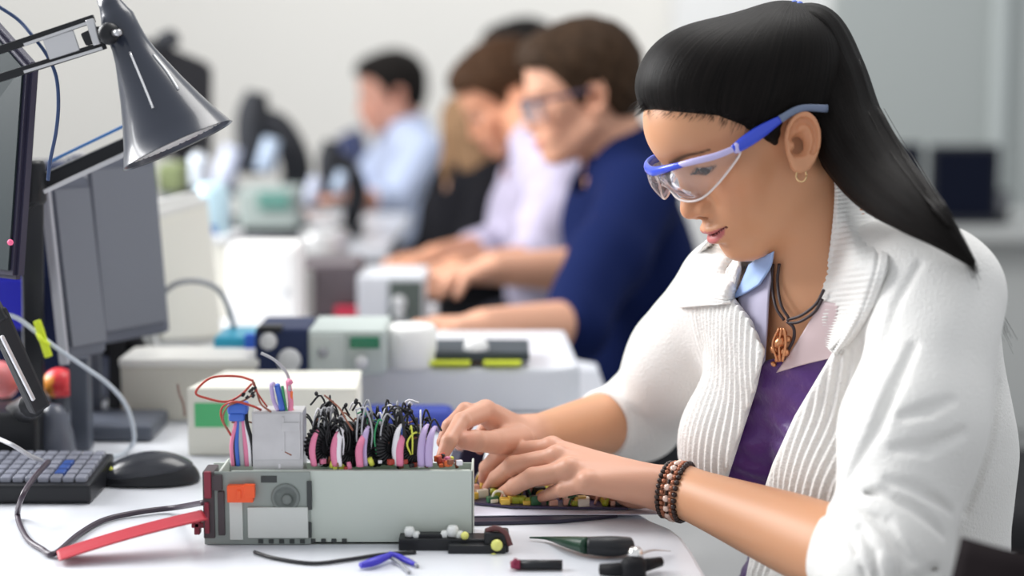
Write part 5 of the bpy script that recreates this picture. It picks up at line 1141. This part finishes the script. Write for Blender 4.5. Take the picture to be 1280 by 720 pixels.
# ---------------------------------------------------------------- people at the benches behind
def bg_person(label, hp, hs, pose, skin, shirt, hairc, sh, el, wr, nbp, pl, sleeve=(.3, .3), hairstyle='short', fing=None, h=.0045, pants=(.02, .02, .025), knees=None, kind='shirt', tips=None, female=False):
    f_, i_, R_, s_ = head_tf(hp, *pose, hs)
    (S1, S2), (E1, E2), (W1, W2) = sh, el, wr
    la = nrm(S2-S1); up = nrm(nbp-pl); fw = nrm(np.cross(up, la)); hf = R_@V(0, 1, 0)
    if fw@hf < 0: fw = -fw
    la2 = nrm(np.cross(fw, up)); md = (S1+S2)/2; cs = md*.62+pl*.38
    def torso(p, o):
        q = frame_of(p, cs, la2, fw, up); d = ell(q, (0, 0, .02), (.150, .105, .20)); d = smin(d, ell(q, (0, 0, -.22), (.140, .105, .18)), .06)
        d = smin(d, cone(p, S1+(S2-S1)*.08, S2+(S1-S2)*.08, .048, .048), .06); d = smin(d, cone(p, nbp, md*.5+S1*.5, .05, .042), .04); d = smin(d, cone(p, nbp, md*.5+S2*.5, .05, .042), .04)
        return d-o
    n0_ = f_((0, -.03, -.03))
    def hand(p, W, E, tip):
        d_ = nrm(tip-W); sd = nrm(np.cross(d_, (0, 0, 1))); upv = np.cross(sd, d_); L = max(np.linalg.norm(tip-W), .14)
        k0 = W+d_*L*.50; d = None
        for j, (o, ln, r) in enumerate(((-.030, .82, .0085), (-.010, .98, .0095), (.010, 1.03, .0095), (.028, .96, .009))):
            kk = k0+sd*o; e = cone(p, W+d_*.01+sd*o*.4, kk, .015, .0125); tp = W+d_*L*ln+sd*o*1.05-upv*.030
            e2 = chain(p, [kk, (kk+tp)/2+upv*.012, tp], [r*1.15, r*1.05, r*.8], .003); e = smin(e, e2, .004); d = e if d is None else smin(d, e, .004)
        th = chain(p, [W+d_*.015+sd*.02, W+d_*L*.30+sd*.042-upv*.012, W+d_*L*.58+sd*.040-upv*.03], [.015, .012, .009], .004)
        return smin(d, th, .008)
    def skin_(p):
        l = i_(p); d = head_field(l, not female)*s_; far = np.linalg.norm(l, axis=1) > .22; d = np.where(far, np.linalg.norm(l, axis=1)*s_-.13, d)
        d = smin(d, chain(p, [n0_, (n0_+nbp)/2, nbp-up*.03], [.056, .054, .062], .02), .016); d = smin(d, torso(p, -.012), .02)
        for E, W, T in ((E1, W1, tips[0]), (E2, W2, tips[1])):
            a = smin(cone(p, W, E, .027, .042), hand(p, W, E, T), .012); d = smin(d, a, .004)
        return d
    allp = np.array([S1, S2, E1, E2, W1, W2, hp, pl, tips[0], tips[1]]); lo = allp.min(0)-.17; hi = allp.max(0)+.17
    t = thing('person', (pl[0], pl[1], .46), label, 'person')
    P_, Q_ = mesh_sdf(skin_, lo, hi, h); obj('body', np_mesh('body', P_, Q_, skin_color(i_(P_), skin, not female)), mat('skin_tone', skin, rough=.5, sss=.05, attr=True, spec=.35), t, world=True)
    for k, s in enumerate((-1, 1)):
        c = f_((s*.031, .0705, -.0005)); r = .0129*s_; bm = B(); g = R_@V(0, .8, -.6); zq = Vector(g).to_track_quat('Z', 'Y').to_euler()
        lathe(bm, [(0, r*1.02), (r*.4, r*.93), (r*.75, r*.66), (r, 0), (r*.7, -r*.7), (0, -r)], c, tuple(zq), 12)
        for f in bm.faces:
            if (f.calc_center_median()-Vector(c)).angle(Vector(g)) < .6: f.material_index = 1
        obj('eye', bm, [MATS['eye_white'], MATS['brown_iris']], t, world=True)
    cu1 = E1*(1-sleeve[0])+W1*sleeve[0]; cu2 = E2*(1-sleeve[1])+W2*sleeve[1]
    def cloth(p):
        d = torso(p, .012)
        for S, E, cu in ((S1, E1, cu1), (S2, E2, cu2)):
            a = chain(p, [S-up*.01, (S+E)/2, E], [.066, .060, .052], .03); fd = nrm(cu-E); lw = smax(cone(p, E, cu+fd*.02, .052, .044), (p-cu)@fd, .004); d = smin(d, smin(a, lw, .02), .03)
        d = smax(d, -(chain(p, [n0_, nbp+fw*.035-up*.02], [.058, .060], .02)), .01)
        d = d+wob(p, 26, 3)*.005
        return smax(d, (.47-p[:, 2]), .01)
    P_, Q_ = mesh_sdf(cloth, lo, hi, h*1.15); sh_ = obj(kind, np_mesh(kind, P_, Q_), shirt, t, world=True)
    # collar
    cc = nbp+up*.018; u1 = la2; v1 = fw; rows = []
    for j, (r_, z_) in enumerate(((.064, -.012), (.060, .012), (.060, .026), (.068, .020), (.080, -.006))):
        rows.append([cc+(u1*math.cos(a)*r_+v1*(math.sin(a)*r_*.95+.008))+up*(z_-.022*max(0, math.sin(a))) for a in np.linspace(PI/2+.5, PI/2+2*PI-.5, 15)])
    obj('collar', loft(rows, .003, (4, 3)), shirt, sh_, world=True)
    # trousers
    if knees is not None:
        K1, K2 = knees
        def tr(p):
            hp1 = pl+la2*-.09-up*.02; hp2 = pl+la2*.09-up*.02; d = smin(ell(frame_of(p, pl, la2, fw, up), (0, 0, -.02), (.165, .125, .13)), chain(p, [hp1, K1, K1*V(1, 1, 0)+V(0, .02, .08)], [.088, .068, .055], .03), .04)
            return smin(d, chain(p, [hp2, K2, K2*V(1, 1, 0)+V(0, .02, .08)], [.088, .068, .055], .03), .04)+wob(p, 22, 5)*.004
        ap = np.array([pl, K1, K2]); P_, Q_ = mesh_sdf(tr, np.r_[ap.min(0)[:2]-.2, .05], ap.max(0)+.22, h*1.6); obj('trousers', np_mesh('trousers', P_, Q_), mat('trousers_%d' % int(sum(pants)*1000), pants, rough=.8, spec=.1), t, world=True)
        for K in knees:
            bm = B(); lathe(bm, [(0, .0), (.05, .0), (.052, .02), (.045, .06), (.04, .10), (0, .11)], (K[0], K[1]+.02, 0), seg=16, sc_=(1.0, 1.0, 1)); tube(bm, [(K[0], K[1]+.02, .04), (K[0]+hf[0]*.14, K[1]+.02+hf[1]*.14, .03)], [.045, .032], seg=12, spline=False); obj('shoe', bm, BLKM, t, world=True)
    # hair
    HM = hair_mat('hair_%s' % ''.join('%02d' % int(c*99) for c in hairc), hairc, rough=.6, k=20, spec=.10, strength=.6)
    FC = [(.2, .072), (.100, .072), (.085, .066), (.062, .062), (.046, .046), (.034, .028), (.024, .010), (.018, -.012), (.010, -.024), (.004, -.010), (-.004, .012), (-.018, .016), (-.030, .004), (-.036, -.030), (-.045, -.052), (-.070, -.062), (-.12, -.066), (-.12, -.25), (.2, -.25)]
    if hairstyle == 'long': FC = FC[:9]+[(-.01, -.20), (.2, -.20)]
    def hf_(p):
        l = i_(p); q = np.stack([np.abs(l[:, 0]), l[:, 1], l[:, 2]], 1)
        d = ell(q, (0, -.018, .034), (.084, .106, .097)); d = smin(d, ell(q, (0, .028, .046), (.072, .072, .074)), .02); d = smin(d, ell(q, (0, .056, .088), (.050, .030, .020)), .02)
        d = smin(d, ell(q, (0, -.045, -.02), (.068, .062, .06)), .03)
        if hairstyle == 'long': d = smin(d, chain(l, [V(0, -.05, .0), V(0, -.075, -.10), V(.01, -.06, -.24)], [.078, .068, .045], .03), .03); d = smin(d, chain(q, [V(.066, -.01, .02), V(.072, .0, -.08), V(.066, .02, -.22)], [.025, .028, .018], .02), .02)
        w_ = wob(l, 80, 2)*.006; fc = in_poly_sd(l[:, 1]+w_, l[:, 2]+w_, FC)
        return (smax(d+wob(l, 120, 7)*.0025, -fc-.001, .006))*s_
    P_, Q_ = mesh_sdf(hf_, hp-.30, hp+.2, h*.9); me = np_mesh('hair', P_, Q_); l = i_(P_); set_strand(me, l*V(14, 3, 6)); obj('hair', me, HM, t, world=True)
    return t, f_, R_
def S(*a): return at(*a)
hp = at(724, 116, 3.10)
nav, nf, nR = bg_person('man in a dark navy shirt with short brown hair and glasses, arms on the bench', hp, 1.0, (98, -14, 0), (.62, .33, .22), mat('navy_cotton', (.005, .011, .056), rough=.8, bump=.2, bscale=60, spec=.08), (.032, .018, .010),
    (S(800, 243, 2.98), S(762, 235, 3.22)), (S(716, 408, 2.70), S(738, 338, 3.05)), (S(606, 408, 2.56), S(618, 336, 2.95)), S(772, 196, 3.12), S(812, 520, 3.30),
    sleeve=(.12, -.02), tips=(S(540, 408, 2.50), S(578, 342, 2.90)), knees=(S(730, 545, 2.95), S(715, 525, 3.15)), pants=(.03, .03, .035))
t = thing('safety_glasses', nf((0, .1, 0)), 'dark safety glasses worn by the man in the navy shirt', 'glasses')
bm = B(); tube(bm, [nf(p) for p in [(-.078, -.01, .006), (-.074, .05, .006), (-.055, .088, .008), (0, .104, .010), (.055, .088, .008), (.074, .05, .006), (.078, -.01, .006)]], .0035, seg=8); obj('frame', bm, mat('dark_frame', (.05, .03, .06), rough=.3), t, world=True)
for s in (-1, 1):
    g = [[nf((s*x_, y_, z_)) for x_, y_ in ((.006, .104), (.035, .100), (.062, .078))] for z_ in (.006, -.012, -.028)]; obj('lens', loft(g, .0015, (4, 4)), CLR, t, world=True)
t_ = bg_person('man with tousled brown hair bending over his work in a lilac shirt', at(630, 122, 3.90), 1.0, (100, -32, 0), (.58, .28, .17), mat('lilac_check', (.50, .46, .60), rough=.8, var=.25, vscale=30), (.045, .022, .011),
    (S(700, 225, 3.52), S(672, 215, 3.85)), (S(672, 330, 3.42), S(628, 310, 3.75)), (S(572, 336, 3.25), S(545, 322, 3.50)), S(678, 190, 3.70), S(700, 420, 3.85), sleeve=(.25, .5), tips=(S(520, 345, 3.20), S(492, 330, 3.42)), knees=(S(650, 430, 3.55), S(630, 420, 3.75)), pants=(.03, .03, .04))
bg_person('person with long light brown hair and a black jacket, turned away', at(590, 170, 4.15), .85, (25, -10, 0), (.60, .36, .26), mat('black_jacket', (.010, .010, .013), rough=.8, spec=.1), (.22, .13, .07),
    (S(632, 232, 4.0), S(570, 232, 4.3)), (S(600, 300, 3.9), S(548, 300, 4.30)), (S(560, 345, 4.0), S(530, 318, 4.5)), S(596, 212, 4.15), S(612, 390, 4.2), sleeve=(.8, .8), tips=(S(540, 352, 4.1), S(516, 322, 4.6)), hairstyle='long', knees=(S(560, 404, 4.42), S(622, 404, 4.46)), female=True, kind='jacket', h=.006)
bg_person('person with black hair whose head shows above the tousled brown hair', at(650, 84, 4.95), 1.05, (95, -8, 0), (.55, .33, .24), mat('graphite_cloth', (.05, .05, .06), rough=.8), (.012, .010, .009),
    (S(684, 175, 4.85), S(656, 172, 5.2)), (S(680, 250, 4.8), S(650, 244, 5.15)), (S(630, 255, 4.7), S(618, 250, 5.05)), S(668, 148, 4.98), S(690, 300, 5.05), sleeve=(.8, .8), tips=(S(606, 260, 4.65), S(596, 256, 5.0)), knees=(S(630, 332, 4.98), S(624, 322, 5.22)), h=.006)
bg_person('man in a pale blue shirt with black hair at the far bench', at(487, 116, 5.55), 1.03, (105, -10, 0), (.66, .34, .25), mat('pale_blue_shirt', (.52, .60, .80), rough=.8), (.012, .010, .009),
    (S(530, 190, 5.35), S(490, 185, 5.75)), (S(492, 255, 5.2), S(455, 250, 5.7)), (S(425, 246, 5.0), S(405, 246, 5.4)), S(506, 160, 5.58), S(520, 320, 5.7), sleeve=(.45, .45), tips=(S(388, 250, 4.88), S(376, 248, 5.25)), knees=(S(470, 330, 5.3), S(455, 322, 5.6)), h=.006)
# ---------------------------------------------------------------- light
w = bpy.data.worlds.new('world'); sc.world = w; w.use_nodes = True
bg = w.node_tree.nodes['Background']; bg.inputs[0].default_value = (.93, .96, 1, 1); bg.inputs[1].default_value = .74
def area(name, loc, target, size, power, col=(1, 1, 1), sy=None):
    l = bpy.data.lights.new(name, 'AREA'); l.energy = power; l.color = col; l.shape = 'RECTANGLE'; l.size = size; l.size_y = sy or size
    o = bpy.data.objects.new(name, l); sc.collection.objects.link(o); o.location = loc
    o.rotation_euler = (Vector(target)-Vector(loc)).to_track_quat('-Z', 'Y').to_euler(); return o
area('window_light', (-2.6, 2.6, 2.3), (.2, 1.6, 1), 1.8, 190, (1, 1, 1))
area('ceiling_or_fill_light', (.4, 2.4, 2.9), (.3, 1.7, .8), 1.2, 35, (1, .98, .95))
area('ceiling_or_fill_light', (-1.6, 5.2, 2.95), (-1.6, 7.2, 1.4), 1.4, 22, (1, .97, .92))  # unseen light added to brighten the left part of the back wall
area('ceiling_or_fill_light', (.5, 5.6, 2.95), (.4, 7.2, 1.6), 1.0, 16, (1, .99, .97))  # another added light, aimed at the wall behind the heads to brighten it
# --- camera and colour management
cam = bpy.data.cameras.new('camera'); co = bpy.data.objects.new('camera', cam); sc.collection.objects.link(co)
co.location = (0, 0, CAMZ); co.rotation_euler = (PI/2-PITCH, 0, 0)
cam.sensor_width = 36; cam.lens = F/1280*36; cam.clip_start = .05
cam.dof.use_dof = True; cam.dof.focus_distance = 1.62; cam.dof.aperture_fstop = cam.lens/1000/.027
sc.camera = co
sc.view_settings.view_transform = 'Standard'; sc.view_settings.look = 'None'; sc.view_settings.gamma = 1
sc.view_settings.use_curve_mapping = False; sc.view_settings.exposure = EXPOSURE
